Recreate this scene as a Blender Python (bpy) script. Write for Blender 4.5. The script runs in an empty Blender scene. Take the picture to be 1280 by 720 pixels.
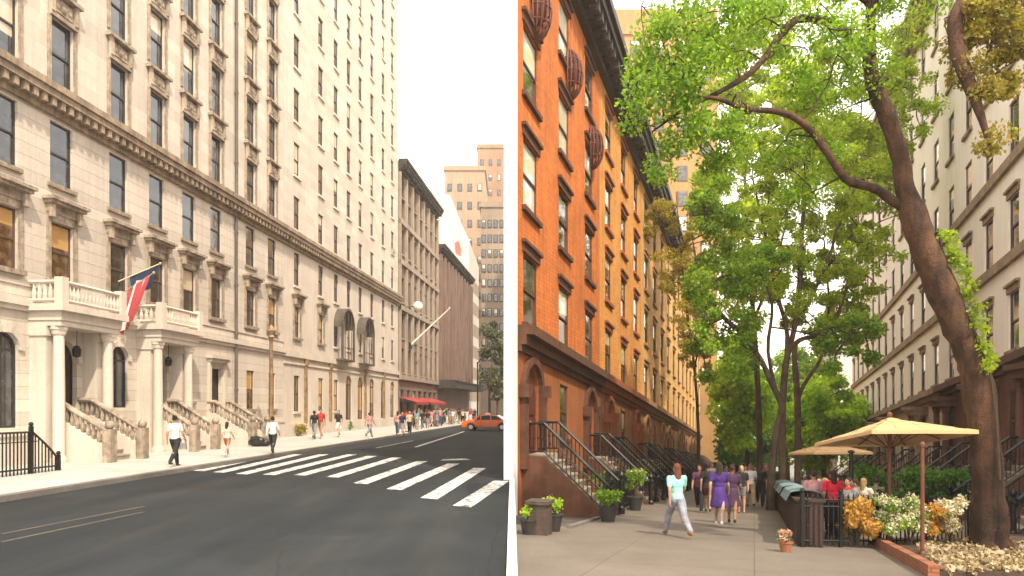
import bpy, bmesh, math, random
import numpy as np
from mathutils import Vector, Matrix, noise
R = random.Random(7)
SC = bpy.context.scene
COL = SC.collection
PI = math.pi
F = 900.0; HOR = 508.0; ZC = 2.2

# ---------------------------------------------------------------- frames (one per street)
class Frame:
    def __init__(s, th, slope, z0): s.th=th; s.s=slope; s.z0=z0; s.sin=math.sin(th); s.cos=math.cos(th)
    def P(s,u,v,w=0.0): return Vector((u*s.sin+v*s.cos, u*s.cos-v*s.sin, s.z0-s.s*u+w))
    def pix(s,x,v):                       # point of the plane v seen at column x: (u, depth)
        rx=(x-640)/F; k=v/(rx*s.cos-s.sin); return k*(rx*s.sin+s.cos), k
    def ground(s,x,y,w=0.0):              # point on the ground seen at x,y: (u, v)
        rx=(x-640)/F; a=rx*s.sin+s.cos; b=rx*s.cos-s.sin
        k=(s.z0+w-ZC)/((HOR-y)/F+s.s*a)
        return k*a, k*b
FA = Frame(math.atan2(87,900), 0.0, 0.0)
FB = Frame(math.atan2(303,900), 0.080, 0.55)
def W(x,y,Y): return Vector(((x-640)/F*Y, Y, ZC+(HOR-y)/F*Y))

# ---------------------------------------------------------------- mesh builder
class MB:
    def __init__(s): s.v=[]; s.f=[]
    def add(s,vs,fs):
        n=len(s.v); s.v+= [tuple(p) for p in vs]; s.f+= [tuple(i+n for i in f) for f in fs]; return s
    def box(s,x0,x1,y0,y1,z0,z1):
        if x0>x1: x0,x1=x1,x0
        if y0>y1: y0,y1=y1,y0
        if z0>z1: z0,z1=z1,z0
        return s.add([(x0,y0,z0),(x1,y0,z0),(x1,y1,z0),(x0,y1,z0),(x0,y0,z1),(x1,y0,z1),(x1,y1,z1),(x0,y1,z1)],
              [(0,3,2,1),(4,5,6,7),(0,1,5,4),(1,2,6,5),(2,3,7,6),(3,0,4,7)])
    def quad(s,a,b,c,d): return s.add([a,b,c,d],[(0,1,2,3)])
    def prism(s,pa,pb):
        n=len(pa); return s.add(list(pa)+list(pb),[tuple(range(n-1,-1,-1)),tuple(range(n,2*n))]+[(i,(i+1)%n,n+(i+1)%n,n+i) for i in range(n)])
    def tube(s,path,rad,n=8,cap=True,flat=1.0):
        path=[Vector(p) for p in path]; m=len(path)
        if not hasattr(rad,'__len__'): rad=[rad]*m
        vs=[]; up=None
        for i,p in enumerate(path):
            d=(path[min(i+1,m-1)]-path[max(i-1,0)])
            if d.length<1e-9: d=Vector((0,0,1))
            d.normalize()
            if up is None:
                up=Vector((0,0,1)) if abs(d.z)<.9 else Vector((0,1,0))
            a=d.cross(up); 
            if a.length<1e-5: a=d.cross(Vector((1,0,0)))
            a.normalize(); b=d.cross(a).normalized(); up=-b if False else (a.cross(d)).normalized()
            for k in range(n):
                t=2*PI*k/n; vs.append(p+a*math.cos(t)*rad[i]+b*math.sin(t)*rad[i]*flat)
        fs=[(i*n+k,i*n+(k+1)%n,(i+1)*n+(k+1)%n,(i+1)*n+k) for i in range(m-1) for k in range(n)]
        if cap: fs+=[tuple(range(n-1,-1,-1)),tuple(range((m-1)*n,m*n))]
        return s.add(vs,fs)
    def lathe(s,prof,c=(0,0,0),n=12,sx=1,sy=1):
        vs=[(c[0]+r*sx*math.cos(2*PI*k/n),c[1]+r*sy*math.sin(2*PI*k/n),c[2]+z) for r,z in prof for k in range(n)]
        m=len(prof)
        fs=[(i*n+k,i*n+(k+1)%n,(i+1)*n+(k+1)%n,(i+1)*n+k) for i in range(m-1) for k in range(n)]
        fs+=[tuple(range(n-1,-1,-1)),tuple(range((m-1)*n,m*n))]
        return s.add(vs,fs)
    def ell(s,c,r,nu=12,nv=8):
        if not hasattr(r,'__len__'): r=(r,r,r)
        prof=[(math.sin(PI*i/nv),-math.cos(PI*i/nv)) for i in range(nv+1)]
        prof[0]=(.02,-1); prof[-1]=(.02,1)
        vs=[(c[0]+q*r[0]*math.cos(2*PI*k/nu),c[1]+q*r[1]*math.sin(2*PI*k/nu),c[2]+z*r[2]) for q,z in prof for k in range(nu)]
        m=len(prof)
        fs=[(i*nu+k,i*nu+(k+1)%nu,(i+1)*nu+(k+1)%nu,(i+1)*nu+k) for i in range(m-1) for k in range(nu)]
        fs+=[tuple(range(nu-1,-1,-1)),tuple(range((m-1)*nu,m*nu))]
        return s.add(vs,fs)
    def mesh(s,name,mat=None,shear=0.0,smooth=False):
        me=bpy.data.meshes.new(name)
        v=[(a,b,c-shear*b) for a,b,c in s.v] if shear else s.v
        me.from_pydata(v,[],s.f)
        if mat: me.materials.append(mat)
        bm=bmesh.new(); bm.from_mesh(me); bmesh.ops.recalc_face_normals(bm,faces=bm.faces); bm.to_mesh(me); bm.free()
        if smooth: me.polygons.foreach_set('use_smooth',[True]*len(me.polygons))
        me.update(); return me
    def build(s,name,mat,parent=None,loc=(0,0,0),shear=0.0,smooth=False,rz=0.0):
        return link(name,s.mesh(name,mat,shear,smooth),parent,loc,rz)
def link(name,data,parent=None,loc=(0,0,0),rz=0.0):
    o=bpy.data.objects.new(name,data); COL.objects.link(o); o.location=loc; o.rotation_euler=(0,0,rz)
    if parent: o.parent=parent
    return o
def tag(o,label=None,cat=None,group=None,kind=None):
    if label: o['label']=label
    if cat: o['category']=cat
    if group: o['group']=group
    if kind: o['kind']=kind
    return o
def thing(name,label,cat,loc=(0,0,0),rz=0.0,group=None):
    return tag(link(name,None,None,loc,rz),label,cat,group)
def kids(o): return [c for c in CH.get(o.name,[])] if False else list(o.children)
def dup(root,loc,rz,label,group=None,mats=None,scale=None):
    def cp(o,par):
        c=o.copy(); COL.objects.link(c)
        if par: c.parent=par
        if mats and o.name.split('.')[0] in mats and c.data:
            c.material_slots[0].link='OBJECT'; c.material_slots[0].material=mats[o.name.split('.')[0]]
        for ch in list(o.children): cp(ch,c)
        return c
    r=cp(root,None); r.location=loc; r.rotation_euler=(0,0,rz); r['label']=label
    if scale: r.scale=(scale,)*3
    if group: r['group']=group
    return r

# ---------------------------------------------------------------- materials
def nt(name):
    m=bpy.data.materials.new(name); m.use_nodes=True; t=m.node_tree
    return m,t,t.nodes['Principled BSDF']
def N(t,typ,**kw):
    n=t.nodes.new(typ)
    for k,v in kw.items():
        if k.startswith('_'): setattr(n,k[1:],v)
        else:
            key=int(k[1:]) if k[0]=='i' and k[1:].isdigit() else k.replace('_',' ')
            n.inputs[key].default_value=v
    return n
def c4(c): return (c[0],c[1],c[2],1.0)
def ramp(t,stops):
    r=t.nodes.new('ShaderNodeValToRGB'); e=r.color_ramp.elements
    while len(e)<len(stops): e.new(.5)
    for i,(p,c) in enumerate(stops): e[i].position=p; e[i].color=c4(c) if hasattr(c,'__len__') else (c,c,c,1)
    return r
def mul(t,a,b,fac=1.0,mode='MULTIPLY'):
    m=t.nodes.new('ShaderNodeMix'); m.data_type='RGBA'; m.blend_type=mode
    m.inputs[0].default_value=fac
    if isinstance(a,tuple): m.inputs[6].default_value=a
    else: t.links.new(a,m.inputs[6])
    if isinstance(b,tuple): m.inputs[7].default_value=b
    else: t.links.new(b,m.inputs[7])
    return m
MC={}
def stone(name,col,var=.18,rough=.85,scale=.6,bump=.25,joint=None,brick=None,streak=.25,metal=0,fine=9.0,coat=0):
    """weathered surface: two scales of blotches, vertical rain streaks, optional course joints / bricks, bump"""
    if name in MC: return MC[name]
    m,t,b=nt(name); L=t.links.new
    g=N(t,'ShaderNodeTexCoord'); 
    n1=N(t,'ShaderNodeTexNoise',Scale=scale,Detail=6.0,Roughness=.6); L(g.outputs['Object'],n1.inputs['Vector'])
    r1=ramp(t,[(.3,1-var*1.3),(.7,1+var*.5)]); L(n1.outputs['Fac'],r1.inputs[0])
    n2=N(t,'ShaderNodeTexNoise',Scale=fine,Detail=8.0,Roughness=.7); L(g.outputs['Object'],n2.inputs['Vector'])
    r2=ramp(t,[(.3,1-var*.8),(.7,1+var*.4)]); L(n2.outputs['Fac'],r2.inputs[0])
    x=mul(t,c4(col),r1.outputs[0]); x=mul(t,x.outputs[2],r2.outputs[0])
    if streak:
        mp=N(t,'ShaderNodeMapping',Scale=(2.3,2.3,.16)); L(g.outputs['Object'],mp.inputs[0])
        n3=N(t,'ShaderNodeTexNoise',Scale=1.6,Detail=5.0,Roughness=.65); L(mp.outputs[0],n3.inputs['Vector'])
        r3=ramp(t,[(.38,1-streak),(.58,1.0)]); L(n3.outputs['Fac'],r3.inputs[0]); x=mul(t,x.outputs[2],r3.outputs[0])
    h=n2.outputs['Fac']
    if brick:
        bw,bh,mort=brick
        sep=N(t,'ShaderNodeSeparateXYZ'); L(g.outputs['Object'],sep.inputs[0])
        cmb=N(t,'ShaderNodeCombineXYZ'); ad=N(t,'ShaderNodeMath'); L(sep.outputs[0],ad.inputs[0]); L(sep.outputs[1],ad.inputs[1])
        L(ad.outputs[0],cmb.inputs[0]); L(sep.outputs[2],cmb.inputs[1])
        bt=N(t,'ShaderNodeTexBrick',Scale=1.0,Mortar_Size=mort,Brick_Width=bw,Row_Height=bh,Color1=(.86,.86,.86,1),Color2=(1.08,1.08,1.08,1),Mortar=(.6,.6,.6,1))
        L(cmb.outputs[0],bt.inputs['Vector']); x=mul(t,x.outputs[2],bt.outputs[0])
        sb=N(t,'ShaderNodeMath',_operation='SUBTRACT'); L(h,sb.inputs[0]); L(bt.outputs['Fac'],sb.inputs[1]); h=sb.outputs[0]
    L(x.outputs[2],b.inputs['Base Color']); b.inputs['Roughness'].default_value=rough; b.inputs['Metallic'].default_value=metal
    b.inputs['Coat Weight'].default_value=coat
    bp=N(t,'ShaderNodeBump',Strength=bump,Distance=.04); L(h,bp.inputs['Height']); L(bp.outputs[0],b.inputs['Normal'])
    MC[name]=m; return m
def flatm(name,col,rough=.7,metal=0,var=.1,coat=0): return stone(name,col,var=var,rough=rough,scale=3,bump=.08,streak=0,metal=metal,fine=25,coat=coat)
def glassm(name,dark,blind,share,rough=.06):
    """window glass: dark room or a drawn blind behind a glossy, slightly wavy pane; differs from window to window"""
    m,t,b=nt(name); L=t.links.new
    oi=N(t,'ShaderNodeObjectInfo'); g=N(t,'ShaderNodeTexCoord'); sep=N(t,'ShaderNodeSeparateXYZ'); L(g.outputs['Generated'],sep.inputs[0])
    mo=N(t,'ShaderNodeMath',_operation='MULTIPLY'); mo.inputs[1].default_value=7.31; L(oi.outputs['Random'],mo.inputs[0])
    fr=N(t,'ShaderNodeMath',_operation='FRACT'); L(mo.outputs[0],fr.inputs[0])
    # blind reaches down to z = fract ; only on a share of windows
    gt=N(t,'ShaderNodeMath',_operation='GREATER_THAN'); L(sep.outputs[2],gt.inputs[0]); L(fr.outputs[0],gt.inputs[1])
    sh=N(t,'ShaderNodeMath',_operation='LESS_THAN'); L(oi.outputs['Random'],sh.inputs[0]); sh.inputs[1].default_value=share
    an=N(t,'ShaderNodeMath',_operation='MULTIPLY'); L(gt.outputs[0],an.inputs[0]); L(sh.outputs[0],an.inputs[1])
    wv=N(t,'ShaderNodeTexNoise',Scale=2.2,Detail=4.0); L(g.outputs['Object'],wv.inputs['Vector'])
    rr=ramp(t,[(.42,dark),(.62,tuple(min(1,c*3.2+.01) for c in dark))]); L(wv.outputs['Fac'],rr.inputs[0])
    mx=mul(t,rr.outputs[0],c4(blind),1,'MIX'); L(an.outputs[0],mx.inputs[0]); L(mx.outputs[2],b.inputs['Base Color'])
    b.inputs['Roughness'].default_value=rough; b.inputs['Specular IOR Level'].default_value=.9; b.inputs['Coat Weight'].default_value=.6
    b.inputs['Coat Roughness'].default_value=.03
    n2=N(t,'ShaderNodeTexNoise',Scale=1.3,Detail=2.0); L(g.outputs['Object'],n2.inputs['Vector'])
    bp=N(t,'ShaderNodeBump',Strength=.12,Distance=.05); L(n2.outputs['Fac'],bp.inputs['Height'])
    L(bp.outputs[0],b.inputs['Normal']); L(bp.outputs[0],b.inputs['Coat Normal'])
    return m
def leafm(name,c1,c2,c3,trans=.45):
    m,t,b=nt(name); L=t.links.new
    ge=N(t,'ShaderNodeNewGeometry'); rp=ramp(t,[(0,c1),(.5,c2),(1,c3)]); L(ge.outputs['Random Per Island'],rp.inputs[0])
    no=N(t,'ShaderNodeTexNoise',Scale=.5,Detail=2.0); g=N(t,'ShaderNodeTexCoord'); L(g.outputs['Object'],no.inputs['Vector'])
    r2=ramp(t,[(.3,.7),(.7,1.25)]); L(no.outputs['Fac'],r2.inputs[0]); x=mul(t,rp.outputs[0],r2.outputs[0])
    L(x.outputs[2],b.inputs['Base Color']); b.inputs['Roughness'].default_value=.55
    tr=N(t,'ShaderNodeBsdfTranslucent'); y=mul(t,x.outputs[2],(1.5,1.5,.6,1)); L(y.outputs[2],tr.inputs[0])
    ms=N(t,'ShaderNodeMixShader'); ms.inputs[0].default_value=trans
    L(b.outputs[0],ms.inputs[1]); L(tr.outputs[0],ms.inputs[2]); L(ms.outputs[0],t.nodes['Material Output'].inputs[0])
    return m
def cloth(col): 
    k='cloth_%d_%d_%d'%tuple(int(c*100) for c in col)
    return stone(k,col,var=.3,rough=.9,scale=5,bump=.7,streak=.25,fine=14)

LIME=stone('limestone',(.57,.50,.425),.12,streak=.12,scale=.35)
LIMEC=stone('limestone_courses',(.59,.52,.44),.12,brick=(400.0,.46,.010),streak=.12,scale=.35,bump=.5)
LIMEU=stone('limestone_shaft',(.56,.495,.42),.10,brick=(1.6,.55,.004),streak=.10,scale=.3)
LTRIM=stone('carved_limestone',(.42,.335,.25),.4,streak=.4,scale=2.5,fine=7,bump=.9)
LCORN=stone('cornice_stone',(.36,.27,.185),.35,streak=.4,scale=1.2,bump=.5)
DFRAME=flatm('dark_window_paint',(.03,.026,.024),.5)
BFRAME=flatm('brown_window_paint',(.09,.045,.025),.5)
GLA=glassm('hotel_glass',(.012,.014,.017),(.50,.42,.30),.27)
GLG=glassm('amber_curtain_glass',(.05,.03,.015),(.45,.27,.10),.9)
GLB=glassm('brownstone_glass',(.02,.018,.016),(.62,.58,.48),.6)
IRON=flatm('black_iron',(.012,.012,.012),.45,.3)
BRONZE=stone('bronze',(.36,.23,.12),.4,.5,scale=3,fine=12,streak=.3,metal=.2)
DOORD=flatm('dark_door',(.022,.014,.01),.5)
STEPS=stone('step_stone',(.33,.28,.22),.3,streak=.2)

# ---------------------------------------------------------------- building kit (facade plane x=0, outward = side*x, y along street, z up)
def fb(mb,sd,y0,y1,z0,z1,p0,p1): mb.box(sd*p0,sd*p1,y0,y1,z0,z1)
def wall(mb,sd,y0,y1,z0,z1,holes,t=.3):
    ys=sorted(set([y0,y1]+[h[0] for h in holes]+[h[1] for h in holes])); zs=sorted(set([z0,z1]+[h[2] for h in holes]+[h[3] for h in holes]))
    ys=[y for y in ys if y0<=y<=y1]; zs=[z for z in zs if z0<=z<=z1]
    hs=[(h[0],h[1],h[2],h[3]) for h in holes]
    for j in range(len(zs)-1):
        run=None
        cz=(zs[j]+zs[j+1])/2
        row=[h for h in hs if h[2]<cz<h[3]]
        for i in range(len(ys)):
            solid = i<len(ys)-1 and not any(h[0]<(ys[i]+ys[i+1])/2<h[1] for h in row)
            if solid and run is None: run=ys[i]
            if not solid and run is not None:
                mb.quad((0,run,zs[j]),(0,ys[i],zs[j]),(0,ys[i],zs[j+1]),(0,run,zs[j+1])); run=None
    for h in holes:
        a,b,c,d=h[:4]; q=-sd*t
        mb.quad((0,a,c),(q,a,c),(q,a,d),(0,a,d)); mb.quad((0,b,c),(0,b,d),(q,b,d),(q,b,c)); mb.quad((0,a,c),(0,b,c),(q,b,c),(q,a,c))
        if len(h)>4 and h[4]:
            r=(b-a)/2; n=10; pts=[((a+b)/2-r*math.cos(PI*k/n),d-r+r*math.sin(PI*k/n)) for k in range(n+1)]
            for k in range(n):
                p,g=pts[k],pts[k+1]
                mb.quad((0,p[0],p[1]),(0,g[0],g[1]),(0,g[0],d),(0,p[0],d))
                mb.quad((0,p[0],p[1]),(q,p[0],p[1]),(q,g[0],g[1]),(0,g[0],g[1]))
        else: mb.quad((0,a,d),(0,b,d),(q,b,d),(q,a,d))
def shell(mb,foot,z0,z1):
    """side and back walls plus a sunk flat roof; the first edge of the footprint is the facade and stays open"""
    n=len(foot)
    for i in range(1,n):
        a,b=foot[i],foot[(i+1)%n]
        mb.quad((a[0],a[1],z0),(b[0],b[1],z0),(b[0],b[1],z1),(a[0],a[1],z1))
    mb.add([(p[0],p[1],z1-.3) for p in foot],[tuple(range(n))])
    mb.add([(p[0],p[1],z0) for p in foot],[tuple(range(n))])
WM={}
def wmesh(key,fn,mat,shear):
    if key not in WM: mb=MB(); fn(mb); WM[key]=mb.mesh(key[0],mat,shear)
    return WM[key]
def window(par,sd,s,y,z,w,h,t=.3,frame=DFRAME,glass=GLA,style=None,trim=None,arch=False):
    k=(sd,s,round(w,2),round(h,2),t,arch)
    fw=.075; x0,x1=-t+.02,-t+.10
    def frm(mb):
        fb(mb,sd,-w/2,-w/2+fw,0,h-(w/2 if arch else 0),x0,x1); fb(mb,sd,w/2-fw,w/2,0,h-(w/2 if arch else 0),x0,x1)
        fb(mb,sd,-w/2+fw,w/2-fw,0,fw,x0,x1-.005)
        if arch:
            n=10; r=w/2
            for i in range(n):
                a,b=PI*i/n,PI*(i+1)/n
                q=[(-r*math.cos(a),h-r+r*math.sin(a)),(-r*math.cos(b),h-r+r*math.sin(b)),(-(r-fw)*math.cos(b),h-r+(r-fw)*math.sin(b)),(-(r-fw)*math.cos(a),h-r+(r-fw)*math.sin(a))]
                mb.prism([(sd*x0,*p) for p in q],[(sd*x1,*p) for p in q])
            fb(mb,sd,-w/2+fw,w/2-fw,h-r-.04,h-r+.04,x0,x1-.005)
            fb(mb,sd,-.025,.025,fw,h-.08,x0,x1-.01)
        else:
            fb(mb,sd,-w/2+fw,w/2-fw,h-fw,h,x0,x1-.005)
            fb(mb,sd,-w/2+fw,w/2-fw,h*.5-.035,h*.5+.035,x0,x1+.01)
    def pn(mb):
        if arch:
            r=w/2; n=10; pts=[(sd*(x0+.03),-w/2,0),(sd*(x0+.03),w/2,0)]+[(sd*(x0+.03),r*math.cos(PI*i/n),h-r+r*math.sin(PI*i/n)) for i in range(n+1)]
            mb.prism(pts,[(p[0]-sd*.02,p[1],p[2]) for p in pts])
        else:
            fb(mb,sd,-w/2+.01,w/2-.01,.01,h*.5,x0+.01,x0+.03); fb(mb,sd,-w/2+.01,w/2-.01,h*.5,h-.01,x0+.03,x0+.05)
    o=link('window',wmesh(('window',frame.name)+k,frm,frame,s),par,(0,y,z-s*y))
    link('pane',wmesh(('pane',glass.name)+k,pn,glass,s),o)
    if style in('sill','spandrel') and w>.9 and sd==1 and R.random()<.02:
        ac=MB(); ac.box(-.1,.22,-.3,.3,.08,.48)
        for q in range(5): ac.box(.22,.232,-.26,.26,.13+q*.065,.155+q*.065)
        link('air_conditioner',wmesh(('air_conditioner',s),lambda m:(m.add(ac.v,ac.f)),flatm('grey_metal_box',(.33,.32,.30),.5),s),o)
    if style:
        for part,fn in STY[style](sd,w,h).items():
            link(part,wmesh((part,style,trim.name)+k,fn,trim,s),o)
    return o
def st_sill(sd,w,h): return {'sill':lambda m:fb(m,sd,-w/2-.14,w/2+.14,-.16,-.003,-.1,.12)}
def st_brown(sd,w,h):
    def hd(m):
        fb(m,sd,-w/2-.12,w/2+.12,h+.003,h+.26,.0,.06); fb(m,sd,-w/2-.18,w/2+.18,h+.26,h+.36,.0,.15)
    def sl(m):
        fb(m,sd,-w/2-.16,w/2+.16,-.16,-.003,-.1,.13)
    return {'sill':sl,'lintel':hd}
def st_hood(sd,w,h):
    def hd(m):
        fb(m,sd,-w/2-.22,w/2+.22,h+.30,h+.62,.0,.12)
        fb(m,sd,-w/2-.34,w/2+.34,h+.62,h+.74,.0,.36); fb(m,sd,-w/2-.42,w/2+.42,h+.74,h+.86,.0,.46)
        for q in(-1,1): 
            fb(m,sd,q*(w/2+.14)-.09,q*(w/2+.14)+.09,h+.12,h+.62,.12,.28)
            fb(m,sd,q*(w/2+.11)-.10,q*(w/2+.11)+.10,0,h+.12,.0,.07)
        fb(m,sd,-w/2-.2,w/2+.2,h+.003,h+.30,.0,.08)
    def sl(m): fb(m,sd,-w/2-.24,w/2+.24,-.17,-.003,-.2,.18)
    return {'hood':hd,'sill':sl}
def st_spandrel(sd,w,h):
    def sp(m):
        # carved panel between this window's head and the sill of the one above, with a little cornice and scrolls
        fb(m,sd,-w/2-.12,w/2+.12,h+.003,h+.16,.0,.16)
        fb(m,sd,-w/2-.03,w/2+.03,h+.16,h+.86,.0,.05)
        fb(m,sd,-w/2+.12,w/2-.12,h+.27,h+.76,.05,.10)
        m.ell((sd*.1,0,h+.52),(.07,.16,.2),10,6)
        for q in(-1,1):
            m.ell((sd*.1,q*w*.27,h+.50),(.05,.12,.12),8,6)
            fb(m,sd,q*(w/2+.03)-.09,q*(w/2+.03)+.09,h+.16,h+.9,.05,.2)
            m.ell((sd*.14,q*(w/2+.05),h+.95),(.13,.12,.16),8,6)
        fb(m,sd,-w/2-.26,w/2+.26,h+.9,h+1.03,.0,.30)
    def cs(m):
        for q in(-1,1): fb(m,sd,q*(w/2+.09)-.07,q*(w/2+.09)+.07,.0,h,.0,.09)
    return {'spandrel_panel':sp,'casing':cs}
STY={'sill':st_sill,'brown':st_brown,'hood':st_hood,'spandrel':st_spandrel}
def cornice(mb,sd,y0,y1,z0,z1,out,dent=None):
    h=z1-z0
    fb(mb,sd,y0,y1,z0,z0+h*.25,.0,out*.25); fb(mb,sd,y0,y1,z0+h*.25,z0+h*.5,.0,out*.45)
    fb(mb,sd,y0-.02,y1+.02,z0+h*.5,z0+h*.75,.0,out*.85); fb(mb,sd,y0-.03,y1+.03,z0+h*.75,z1,.0,out)
    if dent:
        y=y0+dent/2
        while y<y1-.1:
            fb(mb,sd,y-dent*.22,y+dent*.22,z0+h*.2,z0+h*.5,out*.25,out*.75); y+=dent
# ================================================================ camera, sky, sun
cam=bpy.data.cameras.new('camera'); camo=link('camera',cam); camo.location=(0,0,ZC); camo.rotation_euler=(PI/2,0,0)
cam.sensor_width=36; cam.lens=36*F/1280; cam.shift_y=(HOR-360)/1280; cam.clip_end=6000; cam.clip_start=.05; SC.camera=camo
SUNE=math.radians(50); tu,tv=-.69,.72
sx=tu*FB.sin+tv*FB.cos; sy=tu*FB.cos-tv*FB.sin
w=bpy.data.worlds.new('World'); SC.world=w; w.use_nodes=True; t=w.node_tree; bg=t.nodes['Background']
sky=t.nodes.new('ShaderNodeTexSky'); sky.sky_type='NISHITA'; sky.sun_disc=False; sky.sun_elevation=SUNE; sky.sun_rotation=math.atan2(sx,sy)
sky.dust_density=3.0; sky.air_density=1.0; sky.ozone_density=1.0
g=t.nodes.new('ShaderNodeTexCoord'); cn=N(t,'ShaderNodeTexNoise',Scale=2.2,Detail=7.0,Roughness=.6)
mp=N(t,'ShaderNodeMapping',Scale=(1,1,2.6)); t.links.new(g.outputs['Generated'],mp.inputs[0]); t.links.new(mp.outputs[0],cn.inputs['Vector'])
cr=ramp(t,[(.30,.42),(.62,1.0)]); t.links.new(cn.outputs['Fac'],cr.inputs[0])
mx=mul(t,sky.outputs[0],(12.8,11.9,10.5,1),1,'MIX'); t.links.new(cr.outputs[0],mx.inputs[0]); t.links.new(mx.outputs[2],bg.inputs[0]); bg.inputs[1].default_value=.15
sl=bpy.data.lights.new('sun','SUN'); sl.energy=3.7; sl.angle=math.radians(1.2); sl.color=(1,.86,.67)
so=link('sun',sl); so.location=(0,-10,60)
so.rotation_euler=Vector((sx*math.cos(SUNE),sy*math.cos(SUNE),math.sin(SUNE))).to_track_quat('Z','Y').to_euler()
vs=SC.view_settings; vs.view_transform='Standard'; vs.look='None'; vs.gamma=1; vs.exposure=.84
SC.cycles.max_bounces=6; SC.cycles.diffuse_bounces=3; SC.cycles.glossy_bounces=3; SC.cycles.transmission_bounces=3; SC.cycles.transparent_max_bounces=6
SC.cycles.use_denoising=True

# ================================================================ ground of both streets
def divider_x(y): return 0.0 if y<22 else FA.sin/FA.cos*(y-22)
VF=-19.9*FA.cos; VK=-13.3*FA.cos; KERB_B=-4.32; VB=-6.82; VR=9.5
# asphalt
m,t,b=nt('asphalt'); L=t.links.new; g=N(t,'ShaderNodeTexCoord')
mp=N(t,'ShaderNodeMapping',Rotation=(0,0,FA.th),Scale=(.55,.045,1)); L(g.outputs['Object'],mp.inputs[0])
n1=N(t,'ShaderNodeTexNoise',Scale=1.3,Detail=5.0,Roughness=.6); L(mp.outputs[0],n1.inputs['Vector'])
r1=ramp(t,[(.35,(.014,.018,.022)),(.55,(.022,.026,.030)),(.70,(.034,.034,.033))]); L(n1.outputs['Fac'],r1.inputs[0])
n2=N(t,'ShaderNodeTexNoise',Scale=60.0,Detail=4.0); L(g.outputs['Object'],n2.inputs['Vector']); r2=ramp(t,[(.3,.8),(.7,1.2)]); L(n2.outputs['Fac'],r2.inputs[0])
x=mul(t,r1.outputs[0],r2.outputs[0])
vo=N(t,'ShaderNodeTexVoronoi',Scale=.22); vo.feature='DISTANCE_TO_EDGE'; wn=N(t,'ShaderNodeTexNoise',Scale=1.1,Detail=5.0); L(g.outputs['Object'],wn.inputs['Vector']); wa=mul(t,g.outputs['Object'],wn.outputs['Color'],.25,'ADD'); L(wa.outputs[2],vo.inputs['Vector']); rv=ramp(t,[(.0,.65),(.004,1.0)]); L(vo.outputs['Distance'],rv.inputs[0]); x=mul(t,x.outputs[2],rv.outputs[0])
vp=N(t,'ShaderNodeTexVoronoi',Scale=.13); L(g.outputs['Object'],vp.inputs['Vector']); rp_=ramp(t,[(.0,.82),(1,1.14)]); L(vp.outputs['Color'],rp_.inputs[0]); x=mul(t,x.outputs[2],rp_.outputs[0])
n4=N(t,'ShaderNodeTexNoise',Scale=.35,Detail=4.0,Distortion=1.0); L(g.outputs['Object'],n4.inputs['Vector']); r4=ramp(t,[(.4,.85),(.6,1.12)]); L(n4.outputs['Fac'],r4.inputs[0]); x=mul(t,x.outputs[2],r4.outputs[0])
L(x.outputs[2],b.inputs['Base Color']); b.inputs['Specular IOR Level'].default_value=.2; r5=ramp(t,[(.3,.8),(.7,.95)]); L(n4.outputs['Fac'],r5.inputs[0]); L(r5.outputs[0],b.inputs['Roughness'])
bp=N(t,'ShaderNodeBump',Strength=.5,Distance=.006); L(n2.outputs['Fac'],bp.inputs['Height']); L(bp.outputs[0],b.inputs['Normal']); ASPH=m
WALK=stone('pavement_slabs',(.50,.485,.455),.14,brick=(1.5,1.5,.012),streak=0,scale=.5,bump=.15)
def flatslabs(name,col,bw,var=.14):
    m,t,b=nt(name); L=t.links.new; g=N(t,'ShaderNodeTexCoord'); mp=N(t,'ShaderNodeMapping',Rotation=(0,0,FA.th if 'left' in name else FB.th)); L(g.outputs['Object'],mp.inputs[0])
    bt=N(t,'ShaderNodeTexBrick',Scale=1.0,Mortar_Size=.012,Brick_Width=bw,Row_Height=bw,Color1=(.93,.93,.93,1),Color2=(1.05,1.05,1.05,1),Mortar=(.62,.6,.58,1)); bt.offset=0; L(mp.outputs[0],bt.inputs['Vector'])
    n1=N(t,'ShaderNodeTexNoise',Scale=.5,Detail=7.0,Roughness=.65); L(g.outputs['Object'],n1.inputs['Vector']); r=ramp(t,[(.3,1-var*1.6),(.7,1+var*.6)]); L(n1.outputs['Fac'],r.inputs[0])
    n2=N(t,'ShaderNodeTexNoise',Scale=14,Detail=6.0,Roughness=.7); L(g.outputs['Object'],n2.inputs['Vector']); r2=ramp(t,[(.3,1-var),(.7,1+var*.5)]); L(n2.outputs['Fac'],r2.inputs[0])
    x=mul(t,c4(col),bt.outputs[0]); x=mul(t,x.outputs[2],r.outputs[0]); x=mul(t,x.outputs[2],r2.outputs[0]); L(x.outputs[2],b.inputs['Base Color'])
    b.inputs['Roughness'].default_value=.8; bp=N(t,'ShaderNodeBump',Strength=.2,Distance=.01); L(n2.outputs['Fac'],bp.inputs['Height']); L(bp.outputs[0],b.inputs['Normal']); return m
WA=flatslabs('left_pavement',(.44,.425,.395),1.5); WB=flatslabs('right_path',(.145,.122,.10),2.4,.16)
PAINT=stone('worn_road_paint',(.60,.59,.57),.25,streak=0,scale=1.5,bump=.1)
PAINTY=stone('worn_yellow_paint',(.085,.065,.048),.35,streak=0,scale=1.5,bump=.1)
def wornpaint(name,col):
    m,t,b=nt(name); L=t.links.new; g=N(t,'ShaderNodeTexCoord'); n1=N(t,'ShaderNodeTexNoise',Scale=3.5,Detail=9.0,Roughness=.75); L(g.outputs['Object'],n1.inputs['Vector'])
    r=ramp(t,[(.40,(.06,.06,.062)),(.52,col),(.8,tuple(c*1.1 for c in col))]); L(n1.outputs['Fac'],r.inputs[0]); L(r.outputs[0],b.inputs['Base Color']); b.inputs['Roughness'].default_value=.7; return m
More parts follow.
